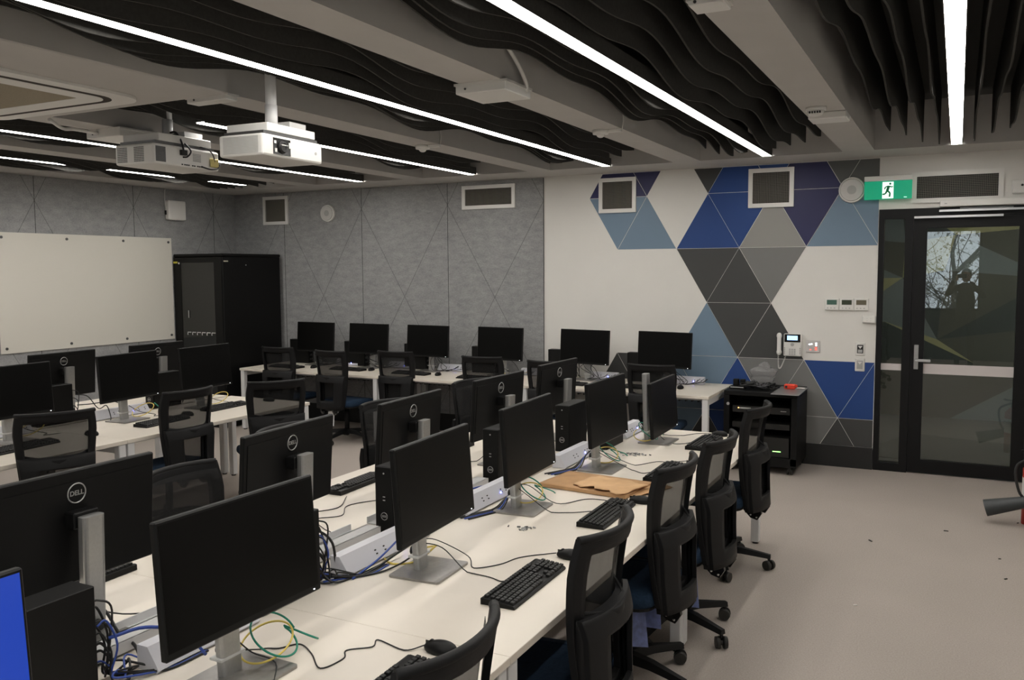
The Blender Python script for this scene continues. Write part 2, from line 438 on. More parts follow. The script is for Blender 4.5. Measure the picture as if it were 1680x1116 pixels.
# junction boxes on beams
def jbox(loc, w, d, h, label, cable=None):
    t = empty('junction_box', label, 'junction box', loc, 0, 'junction boxes on the beams')
    G().b2(-w / 2, w / 2, -d / 2, d / 2, -h, .0005, bev=.004).obj('cover', PLASTIC_W, t)
    G().b2(-w / 2 - .008, w / 2 + .008, -d / 2 - .004, d / 2 + .004, -.012, .0005).obj('backplate', PLASTIC_W, t)
    G().cyl((-w * .3, -d / 2 - .001, -h * .55), (-w * .3, -d / 2 - .004, -h * .55), .006, mi=0).obj('screw', STEEL, t)
    if cable:
        G().tube(smooth_path(cable), .011, 8).obj('conduit', PLASTIC_W, t)
    return t
jbox((-2.26, 4.22, ZS), .30, .30, .055, 'white box under the beam, with a grey conduit curving up to its right', [(.15, .1, -.02), (.16, .06, .03), (.165, -.08, .12), (.14, -.25, .24), (.128, -.33, .33)])
jbox((-5.27, 4.30, ZS), .34, .32, .06, 'white box behind the left projector, with a grey conduit curving to the left', [(-.05, -.16, -.03), (-.03, -.35, -.03), (.05, -.5, -.05), (.12, -.64, -.02)])
jbox((-3.78, 3.69, ZS), .30, .09, .035, 'white box at the end of the air-conditioner bulkhead')
jbox((-.845, 3.27, ZS), .13, .12, .028, 'white box under the beam at the top edge, near the door side')
# sensors
def sensor(loc, label):
    t = empty('motion_sensor', label, 'sensor', loc, 0, 'motion sensors on the beams')
    g = G(); g.cyl((0, 0, -.03), (0, 0, .0005), .055, .06, 20); g.obj('body', PLASTIC_W, t)
    G().sph((0, 0, -.032), (.06, .06, .045)).obj('lens', PLASTIC_W, t)
    g = G(); g.b2(.05, .16, -.012, .012, -.022, -.002); g.tube([(.16, 0, -.012), (.17, 0, .05), (.155, 0, .25)], .004, 6); g.obj('conduit', PLASTIC_W, t)
sensor((-2.29, 5.88, ZS), 'round white motion sensor on the beam above the small square vent')
sensor((-3.80, 5.90, ZS), 'round white motion sensor on the beam right of the projectors')
t = empty('smoke_detector', 'white smoke detector beside a small box under the right beam', 'smoke detector', (-.81, 5.72, ZS))
g = G(); g.cyl((0, 0, -.02), (0, 0, .0005), .06, .062, 24); g.cyl((0, 0, -.05), (0, 0, -.02), .035, .052, 24); g.obj('body', PLASTIC_W, t)
g = G()
for k in range(5): g.box((-.03 + .015 * k, -.046, -.033), (.008, .012, .012))
g.obj('vent_slot', BLACK_MAT, t)
t = empty('junction_box', 'flat white box beside the smoke detector under the right beam', 'junction box', (-.77, 5.98, ZS), 0, 'junction boxes on the beams')
G().b2(-.11, .12, -.10, .10, -.045, .0005, bev=.006).obj('cover', PLASTIC_W, t)

# ------------------------------------------------------------------ projectors
def projector(name, label, loc, rz, lens_side):
    t = empty(name, label, 'projector', loc, rz, 'ceiling projectors')
    # local: body width along Y .50, depth X .30, z 0..-.11 ; front +X
    G().b2(-.15, .15, -.25, .25, -.115, 0, bev=.012, seg=2).obj('body', PLASTIC_W, t)
    G().b2(-.135, .135, -.225, .225, .0, .018).obj('gasket', STEEL, t)
    G().b2(-.14, .14, -.2, .2, .018, .062, bev=.003).obj('mount_plate', PLASTIC_W, t)
    G().cyl((0, 0, .062), (0, 0, ZC - loc[2] - .001), .030, seg=24).obj('pole', LEG_WHITE, t)
    G().cyl((0, 0, .062), (0, 0, .19), .034, seg=24).obj('pole_sleeve', LEG_WHITE, t)
    G().b2(-.06, .10, .03, .17, .062, .10).obj('bracket', PLASTIC_G, t)
    if lens_side:
        G().b2(.1505, .152, -.17, -.03, -.10, -.015).obj('lens_recess', BLACK_GLOSS, t)
        g = G(); g.cyl((.152, -.10, -.06), (.165, -.10, -.06), .034, .03, 24); g.torus((.165, -.10, -.06), .024, .004, 'X'); g.obj('lens', BLACK_MAT, t)
        g = G(); g.b2(.153, .156, -.165, -.15, -.045, -.03); g.b2(.153, .156, -.16, -.145, -.09, -.07); g.b2(.153, .156, -.045, -.035, -.06, -.03); g.b2(.166, .168, -.125, -.07, -.052, -.047); g.obj('lens_trim', PLASTIC_W, t)
        g = G()
        for k in range(14): g.b2(-.12, .12, -.2515, -.2505, -.10 + k * .0065, -.097 + k * .0065)
        g.obj('side_vent', PLASTIC_G, t)
        G().cyl((.1505, .19, -.06), (.152, .19, -.06), .009).obj('sensor_window', PLASTIC_G, t)
    else:
        g = G()
        for i in range(12):
            for j in range(9): g.b2(.1505, .1515, -.235 + i * .006, -.235 + i * .006 + .0035, -.10 + j * .0095, -.094 + j * .0095)
        g.b2(.1502, .1504, -.236, -.164, -.101, -.016); g.obj('vent_grille', STEEL, t)
        for (a, b) in ((-.13, -.06), (.0, .07)):
            g = G()
            for i in range(13):
                for j in range(9): g.b2(a + i * .006, a + i * .006 + .0035, -.2515, -.2505, -.10 + j * .0095, -.094 + j * .0095)
            g.obj('vent_grille', STEEL, t)
        g = G()
        for i in range(8):
            for j in range(6): g.b2(.1505, .1515, .04 + i * .008, .044 + i * .008, -.075 + j * .008, -.071 + j * .008)
        g.obj('vent_grille', STEEL, t)
        g = G()
        for k, yy in enumerate((-.05, -.03, -.015, .0, .03, .045, .07, .085, .1)): g.b2(.1505, .153, yy, yy + .010, -.105, -.098)
        g.b2(.15, .17, -.06, -.02, -.05, -.02)
        g.obj('port', BLACK_MAT, t)
        g = G()
        g.tube(smooth_path([(0, .0, .09), (.08, -.02, .09), (.14, -.04, .04), (.165, -.045, -.02), (.165, -.05, -.045)]), .006)
        g.tube(smooth_path([(0, .02, .08), (.07, .0, .08), (.13, -.01, .03), (.175, .0, -.02), (.17, -.02, -.055), (.152, -.04, -.06)]), .005)
        g.tube(smooth_path([(.1, .08, .02), (.16, .14, .01), (.165, .19, -.03), (.16, .2, -.09)]), .004)
        g.tube(smooth_path([(.155, .10, -.1), (.165, .16, -.11), (.165, .22, -.1), (.16, .245, -.07)]), .005)
        g.obj('cable', CABLE_K, t)
        G().box((.16, .2, -.07), (.012, .07, .05), bev=.005).obj('yellow_tag', mat('yellow_tag_m', (.62, .52, .2), .6), t)
    return t
projector('projector', 'white projector hanging on a pole, its lens facing right', (-3.41, 3.76, 2.578), R(2), True)
pj = projector('projector', 'white projector hanging on a pole, its ports and cables facing right', (-4.655, 4.15, 2.66), R(2), False)

for c in pj.children:
    if not c.name.startswith('pole'): c.scale = (1.12, 1.12, 1.12)
# ------------------------------------------------------------------ wall fittings on the back wall
def vent(x0, x1, z0, z1, label, grid=True):
    t = empty('air_vent', label, 'air vent', ((x0 + x1) / 2, YW - .012 if x1 < -3.98 else YW, (z0 + z1) / 2), 0, 'wall vents under the ceiling')
    w, h = (x1 - x0) / 2, (z1 - z0) / 2; f = .04
    g = G(); g.b2(-w, -w + f, -.022, 0, -h, h); g.b2(w - f, w, -.022, 0, -h, h); g.b2(-w + f, w - f, -.022, 0, -h, -h + f); g.b2(-w + f, w - f, -.022, 0, h - f, h)
    g.obj('frame', PLASTIC_W, t)
    G().b2(-w + f, w - f, -.006, -.001, -h + f, h - f).obj('duct_recess', BLACK_MAT, t)
    g = G(); gm = mat('grille_core', (.20, .19, .16), .6)
    n = int((2 * w - 2 * f) / .014)
    for i in range(1, n): xx = -w + f + i * (2 * w - 2 * f) / n; g.b2(xx - .0011, xx + .0011, -.018, -.006, -h + f, h - f)
    n = int((2 * h - 2 * f) / .014)
    for i in range(1, n): zz = -h + f + i * (2 * h - 2 * f) / n; g.b2(-w + f, w - f, -.017, -.006, zz - .0011, zz + .0011)
    g.obj('grille', gm, t)
vent(-7.905, -7.50, 2.44, 2.795, 'small square vent on the grey felt wall, beside the round speaker near the corner')
vent(-4.975, -4.31, 2.53, 2.79, 'wide vent on the grey felt wall')
vent(-3.34, -2.937, 2.434, 2.79, 'square vent framed in white, at the left end of the blue mural')
vent(-1.81, -1.39, 2.431, 2.80, 'square vent framed in white, in the middle of the blue mural')
vent(-.385, .325, 2.42, 2.69, 'wide vent above the glass door')
def speaker(x, z, r, label, y=YW):
    t = empty('wall_speaker', label, 'speaker', (x, y, z), 0, 'round wall speakers')
    g = G(); g.cyl((0, 0, 0), (0, -.035, 0), r, r * .93, 36); g.obj('housing', PLASTIC_W, t)
    g = G(); g.cyl((0, -.0355, 0), (0, -.041, 0), r * .86, r * .80, 36); g.obj('grille', mat('speaker_grille', (.56, .55, .53), .6), t)
    G().cyl((0, -.0415, 0), (0, -.043, 0), r * .34, seg=28).obj('centre_cap', PLASTIC_G, t)
speaker(-6.87, 2.555, .105, 'round white speaker on the grey felt wall', YW - .012)
speaker(-.88, 2.56, .118, 'round white speaker beside the green exit sign')
# exit sign
t = empty('exit_sign', 'green illuminated exit sign with a running man', 'exit sign', (-.575, YW, 2.56))
G().b2(-.195, .195, -.10, -.0005, .062, .105, bev=.004).obj('housing', PLASTIC_W, t)
G().b2(-.195, .195, -.075, -.06, -.10, .0615).obj('sign_face', GREEN, t)
G().b2(-.045, .045, -.077, -.0755, -.092, .052).obj('pictogram_panel', GREEN_W, t)
g = G()
def limb(p, q, r=.008): g.tube([(p[0], -.0785, p[1]), (q[0], -.0785, q[1])], r, 8)
g.sph((.018, -.0785, .036), (.021, .003, .021))
limb((.008, .018), (-.006, -.026), .012)
limb((.008, .016), (.032, .006), .006); limb((.032, .006), (.041, .012), .006)
limb((.006, .016), (-.02, .008), .006); limb((-.02, .008), (-.028, -.012), .006)
limb((-.004, -.026), (.018, -.044), .008); limb((.018, -.044), (.014, -.08), .008)
limb((-.008, -.026), (-.02, -.052), .008); limb((-.02, -.052), (-.043, -.056), .008)
g.obj('running_figure', mat('exit_green_dark', (.0, .22, .09), .4), t)
G().b2(.13, .155, -.0765, -.0755, -.088, -.083).obj('fine_print', GREEN_W, t)

# mural ---------------------------------------------------------------
MC = {'N': (.016, .017, .080), 'B': (.007, .046, .20), 'M': (.022, .072, .25), 'S': (.15, .22, .30), 'D': (.045, .046, .045), 'G': (.17, .17, .165), 'L': (.27, .265, .25), 'K': (.09, .095, .092)}
keys = list(MC); MM = [mat('mural_' + k, MC[k], .55) for k in keys]
a_ = .6225; rowz = [3.121, 2.588, 2.055, 1.522, .990, .457, -.076]
def vx(row, k): return (-.958 if row % 2 == 1 else -.6475) - a_ * k    # row index into rowz
tris = []   # (row above index, kind, position, colour)
def up(r, xa, c): tris.append(([(xa, rowz[r]), (xa - a_ / 2, rowz[r + 1]), (xa + a_ / 2, rowz[r + 1])], c))
def dn(r, xb, c): tris.append(([(xb, rowz[r + 1]), (xb + a_ / 2, rowz[r]), (xb - a_ / 2, rowz[r])], c))
E_ = lambda k: -.958 - a_ * k          # vertices on even rows
O_ = lambda k: -.6475 - a_ * k         # vertices on odd rows
up(0, O_(4), 'N'); dn(0, E_(3), 'N'); dn(0, E_(2), 'D'); up(0, O_(2), 'B'); dn(0, E_(1), 'M'); up(0, O_(1), 'N'); dn(0, E_(0), 'K'); up(0, O_(0), 'K')
dn(1, O_(4), 'S'); up(1, E_(3), 'S'); up(1, E_(2), 'B'); dn(1, O_(2), 'B'); up(1, E_(1), 'L'); dn(1, O_(1), 'N'); up(1, E_(0), 'S'); dn(1, O_(0), 'S')
dn(2, E_(2), 'D'); up(2, O_(2), 'D'); dn(2, E_(1), 'G')
up(3, E_(2), 'S'); dn(3, O_(2), 'D'); up(3, E_(1), 'D')
up(4, O_(4), 'D'); dn(4, E_(3), 'D'); up(4, O_(3), 'S'); dn(4, E_(2), 'S'); up(4, O_(2), 'B'); dn(4, E_(1), 'G'); up(4, O_(1), 'G'); dn(4, E_(0), 'B'); up(4, O_(0), 'B')
dn(5, O_(5), 'D'); up(5, E_(3), 'S'); dn(5, O_(3), 'S'); up(5, E_(2), 'D'); dn(5, O_(2), 'B'); up(5, E_(1), 'B'); dn(5, O_(1), 'G'); up(5, E_(0), 'D'); dn(5, O_(0), 'D'); up(5, O_(3) + 0, 'S')
tris.pop()
def clip(poly, axis, lim, keep_less):
    out = []
    for i in range(len(poly)):
        p, q = poly[i], poly[(i + 1) % len(poly)]
        ip = (p[axis] <= lim) == keep_less; iq = (q[axis] <= lim) == keep_less
        if ip: out.append(p)
        if ip != iq:
            t_ = (lim - p[axis]) / (q[axis] - p[axis]); out.append((p[0] + (q[0] - p[0]) * t_, p[1] + (q[1] - p[1]) * t_))
    return out
g = G()
for poly, c in tris:
    cx = sum(p[0] for p in poly) / 3; cz = sum(p[1] for p in poly) / 3
    k = 1 - .0022 / .18
    poly = [(cx + (x - cx) * k, cz + (z - cz) * k) for x, z in poly]
    poly = clip(poly, 1, 2.832, True)
    if len(poly) > 2: poly = clip(poly, 1, .201, False)
    if len(poly) > 2: poly = clip(poly, 0, -.652, True)
    if len(poly) > 2: g.prism(poly, YW - .003, YW - .0005, 'XZ', keys.index(c))
tag(g.obj('wall_mural', MM), 'geometric wall mural of blue, navy and grey triangles on the white wall', 'wall mural')

# telephone
t = empty('telephone', 'white desk telephone hung on the mural wall with a curly cord', 'telephone', (-1.40, YW - .004, 1.13))
G().box((.03, -.025, 0), (.165, .04, .215), bev=.012, seg=2).obj('base', PLASTIC_W, t)
G().box((.03, -.047, .065), (.145, .006, .075), bev=.004).obj('display_bezel', BLACK_GLOSS, t)
G().box((.03, -.051, .068), (.095, .002, .042)).obj('display', LCD, t)
g = G()
for i in range(3):
    for j in range(4): g.box((.008 + i * .022, -.048, -.04 - j * .016), (.015, .006, .009))
for j in range(4): g.box((-.04, -.048, -.03 - j * .016), (.010, .006, .010)); g.box((.10, -.048, -.03 - j * .016), (.010, .006, .010))
g.cyl((.03, -.046, .005), (.03, -.052, .005), .016, seg=18)
g.obj('buttons', PLASTIC_G, t)
g = G(); g.sph((-.09, -.05, .085), (.05, .05, .06)); g.sph((-.09, -.05, -.07), (.05, .05, .06)); g.box((-.09, -.055, .01), (.038, .03, .18), bev=.012, seg=2)
g.obj('handset', PLASTIC_W, t)
pts = []
for i in range(150):
    s_ = i / 149; base = Vector((-.10 - .02 * sin(s_ * pi), -.03, -.10 - .13 * sin(s_ * pi) * (1 if s_ < .5 else .98))) + Vector((.07 * s_, 0, 0))
    pts.append(base + Vector((.006 * cos(i * 1.1), .006 * sin(i * 1.1), 0)))
G().tube(pts, .0022, 5).obj('coiled_cord', PLASTIC_W, t)
# keypad
t = empty('control_keypad', 'white touch keypad right of the telephone, with glowing red and white buttons', 'control panel', (-1.19, YW, 1.12))
G().b2(-.062, .062, -.012, -.0005, -.056, .056, bev=.004).obj('plate', mat('keypad_plate', (.55, .53, .52), .3), t)
g = G()
for i, (x, z) in enumerate([(-.03, .02), (-.012, .022), (.03, .03), (.03, .012)]): g.box((x, -.0135, z), (.014, .002, .010))
g.obj('white_button', LED_WHITE, t)
g = G(); g.box((.028, -.0135, -.012), (.02, .002, .012)); g.box((.028, -.0135, -.03), (.02, .002, .01)); g.box((-.02, -.0135, -.03), (.014, .002, .008))
g.obj('red_button', mat('red_glow', (.6, .1, .08), .4, emit=(1, .12, .08), es=.7), t)
# thermostats
for i, (x, nm, m_) in enumerate([(-1.03, 'left of the three, with a green display', mat('lcd_green', (.06, .13, .10), .3)), (-.90, 'middle of the three, with a dark display', mat('lcd_d2', (.04, .05, .03), .3)), (-.775, 'right of the three, with a brown display', mat('lcd_d3', (.14, .12, .08), .3))]):
    t = empty('wall_thermostat', 'white wall thermostat, ' + nm, 'thermostat', (x, YW, 1.52), 0, 'row of thermostats by the door')
    G().b2(-.062, .062, -.022, -.0005, -.056, .056, bev=.005).obj('case', PLASTIC_W, t)
    G().b2(-.043, .043, -.024, -.0225, -.004, .04).obj('display', m_, t)
    g = G()
    for k in range(3): g.box((-.035 + k * .03, -.0235, -.035), (.012, .003, .008))
    g.obj('button', PLASTIC_G, t)
t = empty('wall_sensor', 'low white sensor box on the wall touching the door frame', 'sensor', (-.705, YW, 1.385))
G().b2(-.06, .055, -.035, -.0005, -.035, .035, bev=.008).obj('case', PLASTIC_W, t)
g = G()
for k in range(4): g.box((-.015 + (k % 2) * .03, -.0355, -.012 + (k // 2) * .02), (.006, .002, .003))
g.obj('indicator', PLASTIC_G, t)
for z, nm, dk in ((1.11, 'upper', True), (.965, 'lower', False)):
    t = empty('light_switch', 'small white wall switch plate beside the door, %s of the pair' % nm, 'switch', (-.775, YW, z), 0, 'switch plates beside the door')
    G().b2(-.042, .042, -.014, -.0005, -.06, .06, bev=.005).obj('plate', PLASTIC_W, t)
    G().b2(-.026, .026, -.018, -.0145, -.038, .04).obj('key_insert', BLACK_MAT if dk else PLASTIC_G, t)
    G().prism([(-.02, .03), (.02, .03), (0, .004)], -.0195, -.0182, 'XZ').obj('arrow_mark', PLASTIC_W, t)
    G().b2(-.019, .019, -.0195, -.0182, -.032, -.004).obj('lower_key', PLASTIC_G, t)
# device top right of the door
t = empty('wall_detector', 'white box on the wall right of the wide vent, with a black eye', 'sensor', (.46, YW, 2.52))
G().b2(-.075, .1, -.03, -.0005, -.05, .06, bev=.006).obj('case', PLASTIC_W, t)
G().sph((.0, -.03, .02), (.02, .012, .02)).obj('lens', BLACK_GLOSS, t)

# ------------------------------------------------------------------ door & sidelight
t = struct(empty('door_1', loc=(0, YW + .04, 0)))
g = G(); yb, yf = -.05, .05
for x0, x1 in ((DX0, -.600), (-.428, -.362), (.555, DX1)): g.b2(x0, x1, yb, yf, 0, DZ)
g.b2(-.600, -.428, yb, yf, 0, .075); g.b2(-.600, -.428, yb, yf, 2.29, DZ)
g.b2(-.362, .555, yb, yf, 2.30, DZ)
g.obj('door_frame', ALU_DARK, t)
G().b2(-.600, -.428, -.006, .006, .075, 2.29).obj('sidelight_pane', GLASS, t)
g = G(); g.b2(-.359, -.250, -.035, .025, .01, 2.297); g.b2(.455, .552, -.035, .025, .01, 2.297); g.b2(-.25, .455, -.035, .025, .01, .125); g.b2(-.25, .455, -.035, .025, 2.20, 2.297)
leaf = g.obj('door_leaf', ALU_DARK, t)
G().b2(-.25, .455, -.006, .006, .125, 2.20).obj('door_pane', GLASS, t)
BAND = mat('frosted_band', (.62, .57, .56), .6)
g = G(); g.b2(-.25, .455, -.0085, -.0065, .905, .995); g.obj('manifestation_band', BAND, t)
g = G(); g.b2(-.600, -.428, -.0085, -.0065, .925, .985); g.obj('manifestation_band', BAND, t)
hd = G().b2(-.327, -.290, -.043, -.0355, .945, 1.165, bev=.002).obj('door_handle', SILVER, t)
G().cyl((-.308, -.0435, 1.03), (-.308, -.085, 1.03), .009).obj('handle_neck', SILVER_L, hd)
G().b2(-.312, -.19, -.095, -.083, 1.018, 1.042, bev=.003).obj('handle_lever', SILVER_L, hd)
t = empty('door_operator', 'long silver and white automatic door operator over the glass door', 'door closer', (0, YW, 0))
G().b2(-.155, .62, -.09, -.0005, 2.378, 2.435, bev=.004).obj('cover', PLASTIC_W, t)
G().b2(-.16, .62, -.08, -.062, 2.335, 2.352).obj('slide_arm', SILVER_L, t)
G().b2(-.355, .33, -.055, -.035, 2.285, 2.303).obj('rail', SILVER_L, t)
G().b2(.0, .40, -.075, -.06, 2.354, 2.366).obj('lever', STEEL, t)
G().b2(-.12, -.10, -.0915, -.0903, 2.40, 2.408).obj('badge', PLASTIC_G, t)

# corridor behind the glass
struct(G().b2(-3.2, 2.4, YW + .16, 12.0, 2.75, 2.85).obj('ceiling', mat('corridor_ceiling', (.25, .25, .24), .8)))
CC = [(.34, .34, .15), (.16, .17, .10), (.07, .08, .075), (.42, .40, .22), (.20, .23, .23), (.11, .11, .09)]
CM = [mat('corridor_wall_%d' % i, c, .6) for i, c in enumerate(CC)]
g = G(); random.seed(3)
nx, nz = 7, 5
P = {}
for i in range(nx + 1):
    for j in range(nz + 1):
        P[i, j] = (-3.2 + 5.6 * i / nx + (random.uniform(-.25, .25) if 0 < i < nx else 0), 2.75 * j / nz + (random.uniform(-.18, .18) if 0 < j < nz else 0))
for i in range(nx):
    for j in range(nz):
        a, b, c, d = P[i, j], P[i + 1, j], P[i + 1, j + 1], P[i, j + 1]
        for tri in ((a, b, c), (a, c, d)) if random.random() < .5 else ((a, b, d), (b, c, d)):
            g.prism(list(tri), 11.9, 12.0, 'XZ', random.randrange(6))
struct(g.obj('wall_corridor', CM))
g = G(); g.b2(-3.3, -3.2, YW + .16, 12, 0, 2.75, mi=1); struct(g.obj('wall_corridor_left', CM))
g = G(); g.b2(2.4, 2.5, YW + .16, 12, 0, 2.75, mi=0); struct(g.obj('wall_corridor_right', CM))
g = G()
for (poly, mi) in (([(-.9, 9.2), (.2, 9.0), (1.2, 10.2), (-.4, 10.6)], 0), ([(.2, 9.0), (1.6, 8.9), (1.2, 10.2)], 1), ([(-.4, 10.6), (1.2, 10.2), (2.0, 11.6), (.1, 11.7)], 2)):
    g.prism(poly, .001, .004, 'XY', mi)
tag(g.obj('corridor_floor_inlay', [mat('inlay_a', (.12, .125, .12), .4), mat('inlay_b', (.08, .085, .07), .4), mat('inlay_c', (.2, .2, .19), .4)]), 'pale angular floor inlay seen through the glass door', 'floor inlay')
# corridor fill lamp, added out of view to brighten the wall pattern
t = empty('corridor_fill_light', 'unseen fill light added to brighten the corridor behind the glass door', 'ceiling light', (.4, 10.4, 2.748))
G().b2(-.6, .6, -.06, .06, -.03, -.001).obj('housing', PLASTIC_W, t)
G().b2(-.58, .58, -.05, .05, -.034, -.0305).obj('diffuser', mat('corridor_fill_emitter', (1, 1, 1), .5, emit=(1, .95, .85), es=40), t)

# ------------------------------------------------------------------ left wall
t = empty('whiteboard', 'large frameless glass whiteboard with round metal studs', 'whiteboard', (XL + .012, 6.42, 1.65))
G().b2(.008, .014, -1.10, 1.05, -.60, .605, bev=.002).obj('board', mat('whiteboard_glass', (.64, .62, .56), .14, coat=.3), t)
for z in (-.55, .555):
    for y in (-1.04, -.33, .37, 1.0):
        G().cyl((.0, y, z), (.022, y, z), .014, seg=16).obj('stud', STEEL, t)
t = empty('wireless_box', 'small white box high on the grey felt wall with a cable rising from it', 'wall box', (XL + .012, 7.53, 2.585))
G().b2(.001, .07, -.13, .13, -.115, .115, bev=.015, seg=3).obj('case', PLASTIC_W, t)
G().tube(smooth_path([(.02, -.12, -.03), (.02, -.14, .06), (.015, -.135, .2), (.01, -.12, .25)]), .004).obj('cable', CABLE_W, t)
G().box((.02, -.135, -.03), (.02, .012, .05)).obj('plug', BLACK_MAT, t)
# server rack
t = empty('server_rack', 'tall black server rack in the corner beside the whiteboard', 'server rack', (-7.995, 7.975, 0))
g = G(); g.b2(-.39, .39, -.47, .49, .06, 2.03, bev=.006)
g.obj('cabinet', mat('rack_black', (.0045, .0045, .0045), .45, spec=.2, bump=.02, nscale=200), t)
g = G(); g.b2(-.395, .395, -.485, .50, 2.03, 2.065, bev=.012, seg=2); g.obj('roof', BLACK_PL, t)
g = G(); g.b2(-.32, .32, -.44, .44, 0, .06); g.obj('plinth', BLACK_MAT, t)
g = G(); g.b2(-.385, -.27, -.492, -.4705, .08, 2.02); g.b2(.27, .385, -.492, -.4705, .08, 2.02); g.b2(-.27, .27, -.492, -.4705, .08, .16); g.b2(-.27, .27, -.492, -.4705, 1.96, 2.02)
dr = g.obj('door', BLACK_PL, t)
G().b2(-.27, .27, -.486, -.4715, .16, 1.96).obj('door_glass', mat('rack_glass', (.018, .019, .018), .12, spec=.6), dr)
g = G(); g.box((-.154, -.497, 1.35), (.012, .012, .09), bev=.004); g.obj('door_handle', SILVER, dr)
g = G()
for k in range(6): g.box((-.155 + k * .078, -.4935, 1.135), (.060, .002, .010)); g.box((-.182 + k * .078, -.4935, 1.118), (.010, .002, .03))
g.obj('label_strip', mat('label_grey', (.5, .5, .5), .6), dr)
G().box((-.35, -.4935, 1.965), (.07, .002, .022)).obj('yellow_sticker', mat('sticker_yellow', (.55, .5, .05), .6), t)
G().cyl((-.29, -.4925, 1.955), (-.29, -.496, 1.955), .013).obj('lock', CHROME, t)
g = G(); g.cyl((.3905, -.1, 1.93), (.394, -.1, 1.93), .008); g.obj('side_lock', CHROME, t)
G().box((.391, -.42, 1.975), (.002, .07, .014)).obj('side_sticker', mat('label_pale', (.55, .53, .40), .6), t)

# ------------------------------------------------------------------ desks
def desk(label, group, x0, x1, y0, y1, tray='x', legs=((0, 0), (1, 0), (0, 1), (1, 1)), cat='desk'):
    cx, cy = (x0 + x1) / 2, (y0 + y1) / 2; hx, hy = (x1 - x0) / 2, (y1 - y0) / 2
    t = empty('desk', label, cat, (cx, cy, 0), 0, group)
    g = G(); g.b2(-hx + .001, hx - .001, -hy + .001, hy - .001, HD - .026, HD, bev=.0015); g.obj('desktop', DESK_WHITE, t)
    for (i, j) in legs:
        x = (-hx + .035, hx - .035)[i]; y = (-hy + .035, hy - .035)[j]
        l = G().b2(x - .027, x + .027, y - .027, y + .027, .012, HD - .0265, bev=.004).obj('leg', LEG_WHITE, t)
        G().cyl((x, y, 0), (x, y, .012), .02).obj('foot', RUBBER, l)
    g = G()
    if tray == 'y':
        g.b2(-hx + .07, -hx + .1, -hy + .05, hy - .05, HD - .075, HD - .0265); g.b2(hx - .1, hx - .07, -hy + .05, hy - .05, HD - .075, HD - .0265)
    if hx > hy:
        for q in (-1, 1): g.b2(-hx + .063, hx - .063, q * (hy - .14), q * (hy - .17), HD - .06, HD - .0265); g.b2(q * (hx - .06), q * (hx - .012), -hy + .063, hy - .063, HD - .085, HD - .0265)
    else:
        for q in (-1, 1): g.b2(q * (hx - .14), q * (hx - .17), -hy + .063, hy - .063, HD - .06, HD - .0265); g.b2(-hx + .063, hx - .063, q * (hy - .06), q * (hy - .012), HD - .085, HD - .0265)
    g.obj('frame', LEG_WHITE, t)
    return t
CY = [(4.055, 5.92), (2.19, 4.055), (.32, 2.19)]
wh = ['far', 'middle', 'near']
for (y0, y1), nm in zip(CY, wh):
    desk('white desk of the central island, %s one on the aisle side' % nm, 'central island desks', -2.045, -1.13, y0, y1)
    desk('white desk of the central island, %s one on the window-less left side' % nm if False else 'white desk of the central island, %s one on the side away from the door' % nm, 'central island desks', -3.005, -2.085, y0, y1)
LYs = [(3.98, 5.84), (2.11, 3.98)]
for (y0, y1), nm in zip(LYs, ('far', 'near')):
    desk('white desk of the left island, %s one on the side facing the camera' % nm, 'left island desks', -5.865, -4.95, y0, y1)
    desk('white desk of the left island, %s one on the whiteboard side' % nm, 'left island desks', -6.82, -5.905, y0, y1)
for (x0, x1), nm in zip(((-7.465, -5.50), (-5.50, -3.715), (-3.715, -1.925)), ('leftmost, beside the server rack', 'middle one', 'rightmost, beside the black equipment cabinet')):
    t = desk('white wall desk of the back row, ' + nm, 'back row desks', x0, x1, 7.575, 8.50)
    g = G(); hx = (x1 - x0) / 2
    for k in range(26):
        xx = -hx + .12 + k * (2 * hx - .24) / 25; g.b2(xx - .004, xx + .004, .1, .34, .585, .592); g.b2(xx - .004, xx + .004, .096, .102, .585, .66)
    g.b2(-hx + .1, hx - .1, .094, .102, .655, .664); g.b2(-hx + .1, hx - .1, .34, .348, .585, .664)
    g.obj('cable_basket', BLACK_MAT, t)

# raised cable flaps along the centre of the island
def flap(y0, y1, label):
    t = empty('cable_tray', label, 'cable tray', (-2.29, (y0 + y1) / 2, HD), 0, 'raised cable trays on the central island')
    h = (y1 - y0) / 2
    g = G(); g.b2(-.025, .03, -h, h, .001, .006); g.b2(-.03, -.025, -h, h, .001, .032); g.b2(.03, .035, -h, h, .001, .022); g.obj('tray_lip', TRAY, t)
    g = G(); g.b2(.06, .13, -h + .02, h, .034, .042); g.b2(.125, .132, -h + .02, h, .008, .042); g.b2(.06, .066, -h + .02, h, .016, .042); g.obj('tray_cover', TRAY, t)
    g = G()
    for y in (-h + .05, h - .07): g.b2(.07, .12, y, y + .03, .001, .034)
    g.obj('tray_bracket', TRAY, t)
flap(1.25, 2.02, 'white raised cable tray behind the nearest big monitor')
flap(2.06, 2.98, 'white raised cable tray between the nearest and the second tower')
flap(3.1, 3.94, 'white raised cable tray between the second and third towers')
